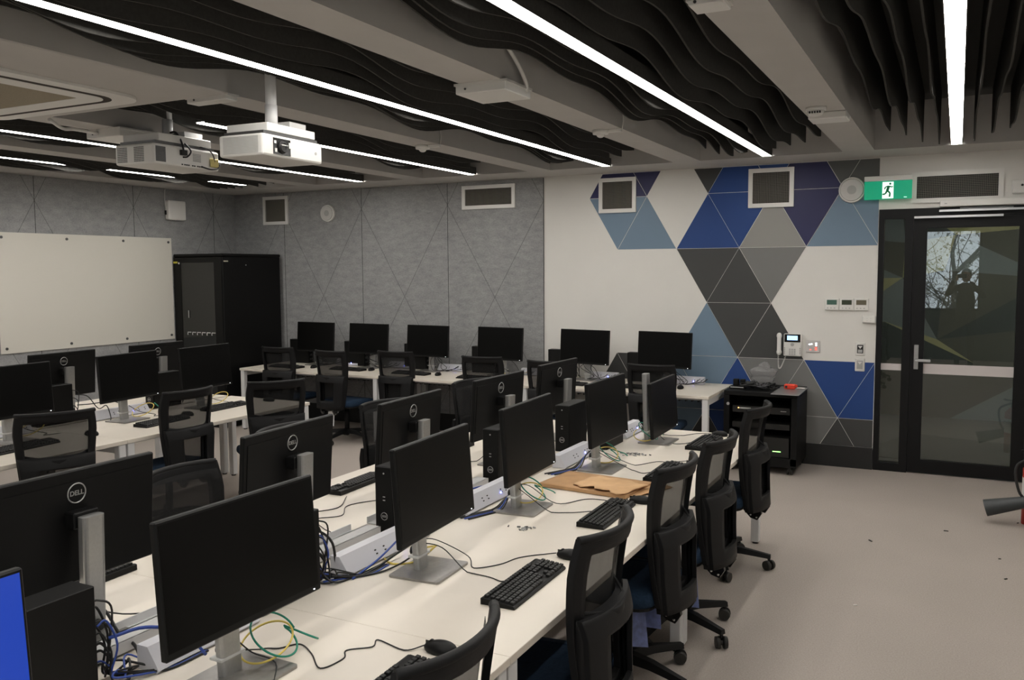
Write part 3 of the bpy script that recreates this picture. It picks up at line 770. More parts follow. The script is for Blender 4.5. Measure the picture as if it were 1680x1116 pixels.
# power boxes
def powerbox(loc, rz, L, label, group='desk power boxes'):
    t = empty('power_box', label, 'power box', loc, rz, group)
    h = L / 2
    g = G(); prof = [(-.03, .001), (.048, .001), (.056, .010), (.012, .072), (-.03, .072)]
    g.prism(prof, -h, h, 'XZ'); g.obj('housing', mat('powerbox_white', (.60, .60, .64), .4), t)
    g = G(); n = Vector((.062, 0, .044)).normalized()
    def face(u, y): return Vector((.056 + (.012 - .056) * u, y, .010 + (.072 - .010) * u)) + n * .001
    for y in (h * .45, h * .62, h * .85, -h * .3, -h * .1):
        for q in (.35, .55): p = face(q, y); g.sph(p, (.006, .012, .006))
    g.obj('socket', BLACK_MAT, t)
    G().sph(face(.35, h * .4), (.008, .008, .008)).obj('status_light', LED_BLUE, t)
    return t
powerbox((-2.02, 2.79, HD), 0, .56, 'white power box with a blue light, left of the second big monitor')
powerbox((-2.02, 3.64, HD), 0, .50, 'white power box with a blue light, left of the third big monitor')
powerbox((-2.0, 4.70, HD), 0, .46, 'white power box with cables, beside the third tower and left of the fourth monitor')
powerbox((-2.02, 1.85, HD), 0, .40, 'white power box beside the tower of the nearest monitor')
powerbox((-1.98, 5.62, HD), 0, .36, 'white power box behind the farthest monitor of the aisle side')
powerbox((-5.83, 4.62, HD), 0, .50, 'white power box on the left island with a blue light between two monitors')
powerbox((-5.83, 3.62, HD), 0, .50, 'white power box on the left island behind the left monitor')
bx = [-6.95 + .62 - .4, -5.75, -5.04, -4.02, -3.22, -2.33]
bn = ['leftmost', 'second from left', 'third from left', 'fourth from left', 'fifth from left', 'rightmost']
for x, nm in zip((-6.48, -5.72, -5.04, -4.0, -3.22, -2.33), bn):
    powerbox((x, 8.37, HD), -pi / 2, .32, 'white power box with a blue light on the back desks, ' + nm, 'power boxes on the back desks')

# ------------------------------------------------------------------ monitors
LOGO_ME = text_mesh('DELL', .021)
MW, MH = .572, .352
def make_monitor(blue=False):
    """front faces +X, base centre at origin (desk top)"""
    t = empty('computer_monitor')
    p = G(); p.box((0, 0, 0), (.022, MW, MH), bev=.004, seg=1)
    p.b2(-.0135, -.0105, -MW / 2 + .02, MW / 2 - .02, -MH / 2 + .05, MH / 2 - .035)
    px, pz = .03, .342
    pan = p.obj('panel', BLACK_PL, t, loc=(px, 0, pz), rot=(0, R(-4), 0))
    G().b2(.0112, .0118, -MW / 2 + .009, MW / 2 - .009, -MH / 2 + .02, MH / 2 - .009).obj('screen', SCREEN_BLUE if blue else SCREEN, pan)
    G().box((.0118, MW / 2 - .03, -MH / 2 + .010), (.001, .006, .003)).obj('power_light', LED_WHITE, pan)
    rg = G(); rg.torus((-.0145, 0, .105), .030, .0022, 'X', 32, 6)
    pass
    r_ = rg.obj('logo', mat('logo_silver', (.45, .45, .44), .35, metal=.6), pan)
    L_ = bpy.data.objects.new('logo_letters', LOGO_ME); COL.objects.link(L_); L_.parent = r_
    if not LOGO_ME.materials: LOGO_ME.materials.append(MATS['logo_silver'])
    L_.location = (-.0148, 0, .105); L_.rotation_euler = (pi / 2, 0, -pi / 2)
    G().box((-.04, 0, .03), (.045, .085, .05), bev=.004).obj('mount', BLACK_PL, t, loc=(px, 0, pz))
    # stand
    g = G(); prof = [(x, y) for x, y in rrect(.034, .012, 3, .02)]
    def sec(z, cx, w, d): return [g.bm.verts.new((cx + x * d / .02, y * w / .034, z)) for x, y in prof]
    rings = [sec(.008, -.035, .036, .016), sec(.10, -.042, .036, .017), sec(.405, -.052, .036, .019)]
    for A, B in zip(rings, rings[1:]):
        for i in range(len(prof)):
            g.bm.faces.new((A[i], A[(i + 1) % len(prof)], B[(i + 1) % len(prof)], B[i]))
    g.bm.faces.new(rings[0]); g.bm.faces.new(rings[-1])
    st = g.obj('stand_column', SILVER, t)
    G().cyl((-.075, 0, .07), (-.0535, 0, .07), .016, seg=16).obj('cable_hole', BLACK_MAT, st)
    g = G(); pr = rrect(.125, .012, 3, .105); g.prism(pr, .0005, .0085, 'XY'); g.obj('base_plate', mat('base_metal', (.30, .29, .275), .35, metal=.8, noise=.1, nscale=60), t)
    G().b2(-.065, -.02, -.045, .045, .055, .062).obj('cable_tie', CABLE_W, st)
    return t
MON = make_monitor(); MONB = make_monitor(True)
first = [True]
def put_monitor(x, y, rz, label, group, z=0, src=None):
    global first
    if src is None:
        if first[0]: o = MON; first[0] = False
        else: o = copy_tree(MON)
    else: o = src
    o.location = (x, y, HD); o.rotation_euler = (0, 0, rz); tag(o, label, 'monitor', group)
    return o
def raise_panel(o, dz):
    for c in o.children:
        if c.name.startswith(('panel', 'mount')): c.location.z += dz

RB = 'monitors on the aisle side of the central island'
put_monitor(-1.745, .825, R(0), 'monitor showing a bright blue screen at the left edge', RB, src=MONB)
put_monitor(-1.75, 1.74, R(-1), 'large dark monitor nearest the camera, loops of green and yellow cable under it', RB)
put_monitor(-1.742, 2.71, R(3.4), 'dark monitor, second from the camera along the aisle side of the central island', RB)
put_monitor(-1.80, 3.63, R(2.5), 'dark monitor, third along the aisle side, in front of the brown paper bag', RB)
put_monitor(-1.765, 4.57, R(-.4), 'dark monitor, fourth along the aisle side, behind the brown paper bag', RB)
m5 = put_monitor(-1.715, 5.46, R(1), 'low dark monitor at the far end of the aisle side, its grey stand showing', RB)
raise_panel(m5, -.102)
for c in m5.children:
    if c.name.startswith('stand_column'): c.location.x -= .038; c.location.z += .02; c.scale.z = 1.1
for c in m5.children:
    if c.name.startswith('stand_column'): c.location.z = -.0005
LB = 'monitors on the far side of the central island, seen from behind'
l1 = put_monitor(-2.34, 1.70, R(180), 'monitor seen from behind at the left edge, nearest of those with a round logo', LB)
raise_panel(l1, .02)
put_monitor(-2.34, 2.66, R(184), 'monitor seen from behind, second from the camera, between two dark screens', LB)
put_monitor(-2.34, 3.53, R(182.5), 'monitor seen from behind, third from the camera', LB)
put_monitor(-2.34, 4.45, R(178), 'monitor seen from behind, fourth from the camera', LB)
put_monitor(-2.34, 5.29, R(178), 'monitor seen from behind, fifth and farthest from the camera', LB)
MB = 'monitors on the left island'
put_monitor(-5.60, 3.60, R(3), 'dark monitor at the left edge, on the left island', MB)
put_monitor(-5.61, 4.52, R(4.5), 'dark monitor in the middle of the left island', MB)
put_monitor(-5.57, 5.24, R(3), 'dark monitor on the left island standing against the server rack', MB)
put_monitor(-6.12, 4.38, R(181), 'monitor on the left island seen from behind, below the whiteboard, left one', MB)
put_monitor(-6.12, 5.27, R(181), 'monitor on the left island seen from behind, right one, in front of the server rack', MB)
BX = (-6.84, -6.06, -5.25, -4.335, -3.36, -2.52); BYW = (-92, -93, -94, -95, -98, -99)
for x, a, nm in zip(BX, BYW, ('leftmost, beside the server rack', 'second from the left', 'third from the left', 'fourth from the left, at the felt edge', 'fifth from the left, before the white wall', 'rightmost, against the light blue triangle')):
    put_monitor(x, 8.235, R(a), 'dark monitor of the back row, ' + nm, 'monitors of the back row')

# ------------------------------------------------------------------ computer towers
def make_tower():
    """front faces -Y, base centre at origin"""
    t = empty('computer_tower')
    G().b2(-.0465, .0465, -.135, .146, .001, .29, bev=.003).obj('case', mat('case_steel', (.004, .004, .004), .5, spec=.22, bump=.03, nscale=250), t)
    fr = G().b2(-.0465, .0465, -.147, -.1355, .001, .29, bev=.003).obj('front_panel', BLACK_PL, t)
    g = G(); g.torus((0, -.1478, .075), .016, .0016, 'Y', 24, 6)
    for k, (dx) in enumerate((-.009, -.003, .003, .009)): g.box((dx, -.1478, .075), (.0035, .0012, .010))
    g.obj('logo', mat('logo_grey', (.36, .36, .36), .4, metal=.4), fr)
    g = G(); g.cyl((.0, -.147, .262), (.0, -.1485, .262), .004); g.box((.0, -.1475, .16), (.012, .001, .004)); g.box((.0, -.1475, .145), (.012, .001, .004)); g.obj('port', PLASTIC_G, fr)
    g = G()
    for z in (.05, .1, .15, .2, .24): g.box((0, .1475, z), (.05, .003, .02))
    g.obj('rear_port', STEEL, t)
    g = G()
    for k in range(4):
        z = .05 + .06 * k; g.tube(smooth_path([(.01, .147, z), (.02, .175, z + .005), (.02 + .006 * k, .19 + .004 * k, z - .03), (.012, .195, .03), (.0, .2, .004)]), .0032)
    g.obj('cable', CABLE_K, t)
    return t
TOW = make_tower(); tf = [True]
def put_tower(x, y, rz, label, group):
    if tf[0]: o = TOW; tf[0] = False
    else: o = copy_tree(TOW)
    o.location = (x, y, HD); o.rotation_euler = (0, 0, rz); tag(o, label, 'computer', group)
TG = 'computer towers on the central island'
put_tower(-2.085, 1.37, 0, 'black computer tower at the left edge, behind the blue screen', TG)
put_tower(-2.035, 2.235, 0, 'black computer tower mostly hidden behind the nearest big monitor', TG)
put_tower(-2.165, 3.165, 0, 'black computer tower left of the second big monitor', TG)
put_tower(-2.172, 4.135, 0, 'black computer tower left of the third big monitor', TG)
put_tower(-2.155, 5.035, 0, 'black computer tower, left one of the pair left of the fourth monitor', TG)
put_tower(-1.965, 5.20, 0, 'black computer tower, right one of the pair, partly behind the fourth monitor', TG)
TL_ = 'computer towers on the left island'
put_tower(-5.985, 4.16, 0, 'black computer tower on the left island behind the left monitor', TL_)
put_tower(-5.93, 5.14, 0, 'black computer tower on the left island behind the middle monitor', TL_)
for xl, nm in zip((-7.355, -6.515, -5.655, -4.76, -3.83, -2.95), bn):
    put_tower(xl + .147, 8.375, -pi / 2, 'black computer tower lying across the back desks behind its monitor, ' + nm, 'computer towers on the back desks')

# ------------------------------------------------------------------ keyboards and mice
def make_keyboard():
    t = empty('keyboard')
    g = G(); g.prism([(-.064, .001), (.064, .001), (.064, .022), (.055, .024), (-.058, .012), (-.064, .008)], -.222, .222, 'YZ'); g.obj('body', BLACK_PL, t)
    g = G()
    def key(x, y, w, d=.0145):
        z = .015 + (y + .058) * .106
        g.box((x, y, z + .001), (w, d, .009), rot=(R(6), 0, 0), bev=.0015)
    for r in range(6):
        y = .048 - r * .0185 - (.004 if r > 0 else 0)
        x = -.213
        if r == 5:
            for w in (.021, .017, .021): key(x + w / 2, y, w - .003); x += w + .002
            key(x + .05, y, .098); x += .102
            for w in (.019, .019, .019, .021): key(x + w / 2, y, w - .003); x += w
        else:
            for k in range(15):
                w = .0193; key(x + w / 2, y, w - .0035); x += w
        for k in range(3):
            if r in (3,): continue
            if r == 4 and k != 1: continue
            key(.092 + k * .0193, y, .0158)
        for k in range(4):
            if r == 0: continue
            key(.157 + k * .0188, y, .0155)
    g.obj('keys', KEY, t)
    return t
KB = make_keyboard(); kf = [True]
def put_kb(x, y, rz, label, group):
    if kf[0]: o = KB; kf[0] = False
    else: o = copy_tree(KB)
    o.location = (x, y, HD); o.rotation_euler = (0, 0, rz); tag(o, label, 'keyboard', group)
def make_mouse():
    """nose points +Y"""
    t = empty('computer_mouse')
    g = G(); r = bmesh.ops.create_uvsphere(g.bm, u_segments=20, v_segments=12, radius=.5)
    for v in r['verts']:
        v.co = Vector((v.co.x * .062 * (1 - .12 * v.co.y), v.co.y * .112, max(v.co.z, -.18) * .052 * (1 - .35 * v.co.y) + .011))
    for f in g.bm.faces: f.smooth = True
    g.obj('body', BLACK_PL, t)
    G().cyl((-.004, .03, .026), (.004, .03, .026), .009, seg=14).obj('wheel', RUBBER, t)
    G().b2(-.0006, .0006, .004, .052, .012, .0292).obj('button_split', BLACK_GLOSS, t)
    return t
MS = make_mouse(); mf = [True]
def put_mouse(x, y, rz, label, group):
    if mf[0]: o = MS; mf[0] = False
    else: o = copy_tree(MS)
    o.location = (x, y, HD); o.rotation_euler = (0, 0, rz); tag(o, label, 'mouse', group)
KG, MG = 'keyboards on the central island', 'mice on the central island'
RK = [(-1.31, 1.81, 92, -1.33, 2.125, 'nearest, beside the front chair back'), (-1.345, 2.725, 91, -1.32, 3.07, 'second from the camera, before the second monitor'),
      (-1.40, 3.69, 91, -1.335, 3.965, 'third from the camera, by the paper bag'), (-1.40, 4.60, 91, -1.31, 4.925, 'fourth from the camera, behind a chair'), (-1.42, 5.50, 89, -1.40, 5.815, 'farthest, at the end of the desk')]
for kx, ky, ka, mx_, my_, nm in RK:
    put_kb(kx, ky, R(ka), 'black keyboard, aisle side of the central island, ' + nm, KG)
    put_mouse(mx_, my_, R(90), 'black mouse, aisle side of the central island, ' + nm, MG)
for kx, ky, mx_, my_, nm in [(-2.80, 2.0, -2.86, 2.43, 'beside the nearest monitor with a logo'), (-2.80, 2.80, None, None, 'behind the second monitor with a logo'), (-2.80, 3.655, -2.86, 4.1, 'left of the second tower'), (-2.80, 4.6, -2.87, 5.09, 'fourth from the camera, half hidden'), (-2.8, 5.45, None, None, 'at the far end')]:
    put_kb(kx, ky, R(-90 + 2), 'black keyboard, far side of the central island, ' + nm, KG)
    if mx_: put_mouse(mx_, my_, R(-90), 'black mouse, far side of the central island, ' + nm, MG)
for kx, ky, ka, mx_, my_, nm in [(-5.33, 3.50, 96, -5.32, 3.985, 'left'), (-5.28, 4.56, 95, -5.36, 4.87, 'middle'), (-5.39, 5.30, 93, -5.31, 5.725, 'right')]:
    put_kb(kx, ky, R(ka), 'black keyboard on the left island, %s one of the side facing the camera' % nm, 'keyboards on the left island')
    put_mouse(mx_, my_, R(100), 'black mouse on the left island, %s one' % nm, 'mice on the left island')
for kx, ky, mx_, my_, nm in [(-7.0, 7.86, -6.66, 7.94, bn[0]), (-6.16, 7.93, -5.88, 8.0, bn[1]), (-5.28, 7.90, -4.95, 7.93, bn[2]), (-4.42, 7.84, -3.96, 7.88, bn[3]), (-3.42, 7.83, -3.08, 7.9, bn[4]), (-2.6, 7.85, -2.30, 7.99, bn[5])]:
    put_kb(kx, ky, R(-2), 'black keyboard of the back row, ' + nm, 'keyboards on the back desks')
    put_mouse(mx_, my_, R(8), 'black mouse of the back row, ' + nm, 'mice on the back desks')

# ------------------------------------------------------------------ cables
def cable(pts, r, m, label, group, z0=HD, n=6, name='cable'):
    pp = [(p[0], p[1], (p[2] if len(p) > 2 else 0) + z0 + r + .0005) for p in pts]
    pp = smooth_path(pp, n)
    for v in pp: v.z = max(v.z, z0 + r + .0005)
    o = G().tube(pp, r, 6).obj(name, m)
    tag(o, label, 'cable', group); return o
CG = 'loose cables on the desks'
# traced mouse / keyboard leads, aisle side
cable([(-1.80, 1.76, .10), (-1.83, 1.80, .04), (-1.82, 1.90), (-1.776, 1.93), (-1.74, 1.98), (-1.664, 1.943), (-1.58, 1.88), (-1.56, 1.96), (-1.586, 2.008), (-1.532, 2.062), (-1.545, 2.11), (-1.433, 2.085), (-1.385, 2.13, .008)], .0022, CABLE_K, 'thin black mouse lead wandering over the desk nearest the camera', CG)
cable([(-1.79, 1.76, .10), (-1.80, 1.84, .02), (-1.70, 1.83, .012), (-1.60, 1.72), (-1.45, 1.70), (-1.38, 1.75, .01)], .0022, CABLE_K, 'thin black keyboard lead under the nearest big monitor', CG)
cable([(-1.79, 2.71, .11), (-1.76, 2.79, .09), (-1.66, 2.86, .02), (-1.60, 2.80), (-1.53, 2.88), (-1.50, 2.98), (-1.43, 3.06), (-1.378, 3.07, .01)], .0022, CABLE_K, 'thin black mouse lead from the second big monitor to its mouse', CG)
cable([(-1.79, 2.71, .10), (-1.72, 2.77, .07), (-1.60, 2.75), (-1.50, 2.74), (-1.44, 2.72), (-1.41, 2.74, .01)], .0022, CABLE_K, 'thin black keyboard lead from the second big monitor', CG)
cable([(-1.84, 3.63, .11), (-1.80, 3.70, .09), (-1.68, 3.74, .01), (-1.60, 3.90), (-1.52, 3.93), (-1.46, 3.92), (-1.395, 3.96, .01)], .0022, CABLE_K, 'thin black mouse lead from the third monitor, beside the paper bag', CG)
cable([(-1.84, 3.63, .10), (-1.78, 3.64, .06), (-1.65, 3.62), (-1.56, 3.66), (-1.46, 3.70, .01)], .0022, CABLE_K, 'thin black keyboard lead from the third monitor', CG)
cable([(-1.81, 4.57, .11), (-1.75, 4.66, .06), (-1.62, 4.72), (-1.54, 4.86), (-1.47, 4.88), (-1.36, 4.925, .01)], .0022, CABLE_K, 'thin black mouse lead from the fourth monitor', CG)
cable([(-1.81, 4.57, .10), (-1.72, 4.62, .04), (-1.60, 4.60), (-1.52, 4.55), (-1.46, 4.58, .01)], .0022, CABLE_K, 'thin black keyboard lead from the fourth monitor', CG)
cable([(-1.77, 5.49, .11), (-1.72, 5.56, .03), (-1.62, 5.72), (-1.55, 5.83), (-1.455, 5.815, .01)], .0022, CABLE_K, 'thin black mouse lead from the farthest aisle-side monitor', CG)
cable([(-1.77, 5.49, .10), (-1.70, 5.50, .012), (-1.60, 5.42), (-1.54, 5.45), (-1.48, 5.5, .01)], .0022, CABLE_K, 'thin black keyboard lead from the farthest aisle-side monitor', CG)
# coloured loops near each base
def loop(c, rx, ry, z, ph, turns=1.0, tilt=.0, n=22):
    return [(c[0] + rx * cos(ph + 2 * pi * turns * i / n), c[1] + ry * sin(ph + 2 * pi * turns * i / n), z + tilt * sin(2 * pi * i / n)) for i in range(n + 1)]
for (x, y, nm) in [(-1.80, 1.83, 'nearest big'), (-1.86, 3.69, 'third'), (-1.83, 4.66, 'fourth'), (-1.83, 5.37, 'farthest')]:
    cable(loop((x + .04, y + .03), .07, .08, .05, .3, 1.0, .03), .0032, CABLE_Y, 'yellow network cable loop under the %s monitor of the aisle side' % nm, CG, n=2)
    cable(loop((x + .06, y + .04), .06, .07, .07, 1.3, 1.1, .05) + [(x + .12, y + .12, .05), (x + .13, y + .15, .03)], .0032, CABLE_G, 'green network cable loop under the %s monitor of the aisle side' % nm, CG, n=2)
cable([(-2.0, 2.78, .05), (-1.97, 2.74, .0), (-1.90, 2.70), (-1.82, 2.74, .01), (-1.80, 2.84, .04), (-1.84, 2.9, .02), (-1.93, 2.88)], .004, CABLE_Y, 'yellow network cable beside the second big monitor', CG)
cable([(-1.99, 2.44, .02), (-1.93, 2.55, .0), (-1.92, 2.75, .02), (-1.88, 2.85, .06), (-1.84, 2.86, .1)], .0045, CABLE_K, 'thick black cable running along the power box of the second monitor', CG)
cable([(-1.985, 2.45, .01), (-1.90, 2.58, .0), (-1.86, 2.70, .01), (-1.82, 2.78, .05)], .0035, CABLE_K, 'second black cable along the power box of the second monitor', CG)
cable([(-1.94, 2.50, 0), (-1.945, 2.66, .02), (-1.955, 2.80, .05), (-1.975, 2.90, .06)], .004, CABLE_B, 'blue cable plugged into the power box beside the second monitor', CG)
cable([(-2.06, 2.40, .16), (-2.05, 2.44, .18), (-2.03, 2.50, .12), (-2.03, 2.52, .0)], .005, CABLE_K, 'thick black cable dropping behind the tower of the nearest monitor', CG)
def tangle(x0, y0, seed, cnt, who, group):
    for k in range(cnt):
        random.seed(seed + k); z = (.20, .13, .17, .08, .10, .05, .15)[k % 7]; dx = random.uniform(-.03, .03)
        kind = ('black', 'black', 'blue')[k % 3]
        pts = [(x0 + dx, y0, z), (x0 + dx, y0 + .03, z + .005), (x0 + dx + .015, y0 + .05, z * .6), (x0 + dx + random.uniform(-.02, .04), y0 + .045, .015)]
        for q in range(3): pts.append((x0 + random.uniform(-.02, .07), y0 + random.uniform(.02, .12), random.uniform(0, .04)))
        pts.append((x0 + .075 + .006 * k, y0 + .17, 0)); pts.append((x0 + .08 + .006 * k, y0 + .30, .0))
        cable(pts, (.0035, .0028, .003)[k % 3], CABLE_B if kind == 'blue' else CABLE_K, 'tangled %s cable behind the %s' % (kind, who), group)
tangle(-2.02, 2.386, 40, 6, 'tower of the nearest monitor', 'cable tangle behind the nearest tower')
tangle(-2.07, 1.521, 60, 7, 'tower at the left edge', 'cable tangle behind the left-edge tower')
# thick cables along third / fourth power boxes
for (y0, nm) in ((3.35, 'third'), (4.30, 'fourth')):
    for k in range(4):
        cable([(-2.0 + .02 * k, y0, .0), (-1.92 + .015 * k, y0 + .18, .0), (-1.90 + .01 * k, y0 + .28, .03 + .01 * k), (-1.86, y0 + .33, .08)], .0038, (CABLE_K, CABLE_K, CABLE_B, CABLE_K)[k], '%s cable in the bundle beside the %s monitor of the aisle side' % (('black', 'black', 'blue', 'black')[k], nm), CG)
cable([(-2.19, 3.55, .02), (-2.12, 3.75, .035), (-2.02, 3.82, .05), (-1.93, 3.80, .06), (-1.86, 3.72, .1)], .004, CABLE_B, 'blue cable crossing from the tray to the third monitor', CG)
# far-side leads
cable([(-2.40, 2.10, .05), (-2.50, 2.2), (-2.47, 2.35), (-2.53, 2.45), (-2.42, 2.55), (-2.30, 2.45)], .0022, CABLE_K, 'thin black lead looping on the far side behind the nearest tower', CG)
cable([(-2.38, 2.62, .08), (-2.47, 2.72), (-2.60, 2.80), (-2.56, 2.95), (-2.66, 3.10), (-2.60, 3.25), (-2.68, 3.42, .005)], .0022, CABLE_K, 'thin black lead crossing the white desk to the keyboard left of the second tower', CG)
cable([(-2.38, 3.5, .08), (-2.50, 3.45), (-2.58, 3.30), (-2.50, 3.15), (-2.57, 3.05), (-2.44, 2.95), (-2.36, 2.9), (-2.30, 2.7, .03)], .0022, CABLE_K, 'thin black lead hanging over the raised tray', CG)
cable([(-2.43, 1.72, .10), (-2.36, 1.85, .03), (-2.33, 2.0), (-2.42, 2.05), (-2.36, 2.12), (-2.28, 2.05), (-2.16, 1.98, .03)], .0025, CABLE_K, 'thin black lead behind the stand of the nearest monitor with a logo', CG)
cable([(-2.40, 1.72, .12), (-2.33, 1.76, .08), (-2.24, 1.74, .03), (-2.15, 1.72, .02), (-2.1, 1.70, .0)], .005, CABLE_K, 'thick black cable coming down the grey stand at the left', CG)
cable([(-2.05, 1.56, .12), (-2.0, 1.64, .13), (-1.95, 1.73, .09), (-1.92, 1.78, .01)], .005, CABLE_B, 'blue network cable arching beside the left-edge tower', CG)
cable([(-2.45, 4.5, .06), (-2.5, 4.42), (-2.56, 4.35), (-2.48, 4.28), (-2.60, 4.2)], .0022, CABLE_K, 'thin black lead seen between the second and third towers', CG)
# left island
LG = 'cables on the left island'
for (x, y, nm) in [(-5.68, 4.72, 'middle'), (-5.62, 5.45, 'right'), (-5.72, 3.82, 'left')]:
    cable(loop((x, y), .06, .09, .045, .4, 1.0, .04), .0034, CABLE_Y, 'yellow network cable loop beside the %s monitor of the left island' % nm, LG, n=2)
    cable([(x - .1, y - .05, .08), (x - .04, y, .03), (x + .04, y + .08, 0), (x + .1, y + .02, 0), (x + .13, y + .12, 0)], .0025, CABLE_K, 'thin black lead beside the %s monitor of the left island' % nm, LG)
cable([(-5.60, 4.76, .1), (-5.56, 4.79, .05), (-5.52, 4.80, .0)], .004, CABLE_G, 'green plug lead beside the middle monitor of the left island', LG)
cable([(-5.93, 4.33, .2), (-5.90, 4.40, .18), (-5.86, 4.46, .08), (-5.82, 4.50, .1), (-5.75, 4.48, .02), (-5.68, 4.42, .0)], .004, CABLE_K, 'black cable from the left-island tower to the power box', LG)
cable([(-5.93, 4.33, .12), (-5.88, 4.42, .12), (-5.82, 4.52, .13), (-5.75, 4.55, .12), (-5.68, 4.53, .1)], .004, CABLE_K, 'black cable bridging from the left-island tower to the middle monitor', LG)
# back desks: one dark curly tangle per station
for x, nm in zip(BX, bn):
    random.seed(int(-x * 100))
    for k in range(4):
        px_ = x + random.uniform(-.05, .1)
        cable([(px_, 8.28, .16), (px_ + random.uniform(-.1, .1), 8.22, .12), (px_ + random.uniform(.0, .15), 8.24, .04), (px_ + random.uniform(.05, .2), 8.20, .01), (px_ + .22 + .03 * k, 8.26, .03), (px_ + .26 + .03 * k, 8.30, .06)], .003, (CABLE_K, CABLE_K, CABLE_K, CABLE_Y if nm in (bn[3],) else CABLE_K)[k], 'dark curly cable under a back-row monitor, station ' + nm, 'cable tangles on the back desks')

# ------------------------------------------------------------------ paper bag, screws
t = empty('paper_bag', 'flat brown paper bag folded on the white desk', 'paper bag', (-1.65, 4.18, HD), R(-6))
g = G()
def sheet(g, w, d, z, amp, seed, ox=0, oy=0, rot=0, th=.003, nx=14, ny=10, ragged=0):
    random.seed(seed); ph = [random.uniform(0, 6) for _ in range(6)]
    def P(u, v, k):
        x, y = u * w / 2, v * d / 2
        if ragged and v < -.99: y += ragged * sin(u * 9 + ph[0]) * .5 + ragged * sin(u * 23 + ph[1]) * .4
        zz = z + amp * (sin(u * 4 + ph[2]) * cos(v * 3 + ph[3]) + .4 * sin(u * 11 + v * 7 + ph[4]))
        X = ox + x * cos(rot) - y * sin(rot); Y = oy + x * sin(rot) + y * cos(rot)
        return (X, Y, zz + k)
    g.shell(P, [-1 + 2 * i / nx for i in range(nx + 1)], [-1 + 2 * i / ny for i in range(ny + 1)], lambda i, j: True, th)
sheet(g, .50, .33, .003, .0006, 1, th=.016); g.obj('body', PAPER, t)
g = G(); sheet(g, .32, .24, .029, .0055, 5, .10, -.03, R(-10), th=.0015, ragged=.022); g.obj('torn_flap', PAPER_L, t)
g = G(); sheet(g, .10, .30, .008, .003, 8, .275, .03, R(-14), th=.002); g.obj('side_fold', PAPER, t)
for (c, n, lab) in (((-1.65, 3.34), 9, 'small heap of dark and clear screws on the white desk before the third monitor'), ((-1.72, 5.0), 16, 'scatter of small pale screws on the white desk before the farthest monitor')):
    g = G(); random.seed(n)
    for k in range(n * 2):
        x, y, a = c[0] + random.gauss(0, .035), c[1] + random.gauss(0, .028), random.uniform(0, pi)
        g.box((x, y, HD + .004), (.016, .005, .006), rot=(0, 0, a), bev=.001, mi=k % 2)
    tag(g.obj('screw_heap', [STEEL, PLASTIC_G] if n == 9 else [PLASTIC_G, STEEL]), lab, 'screws', kind='stuff')

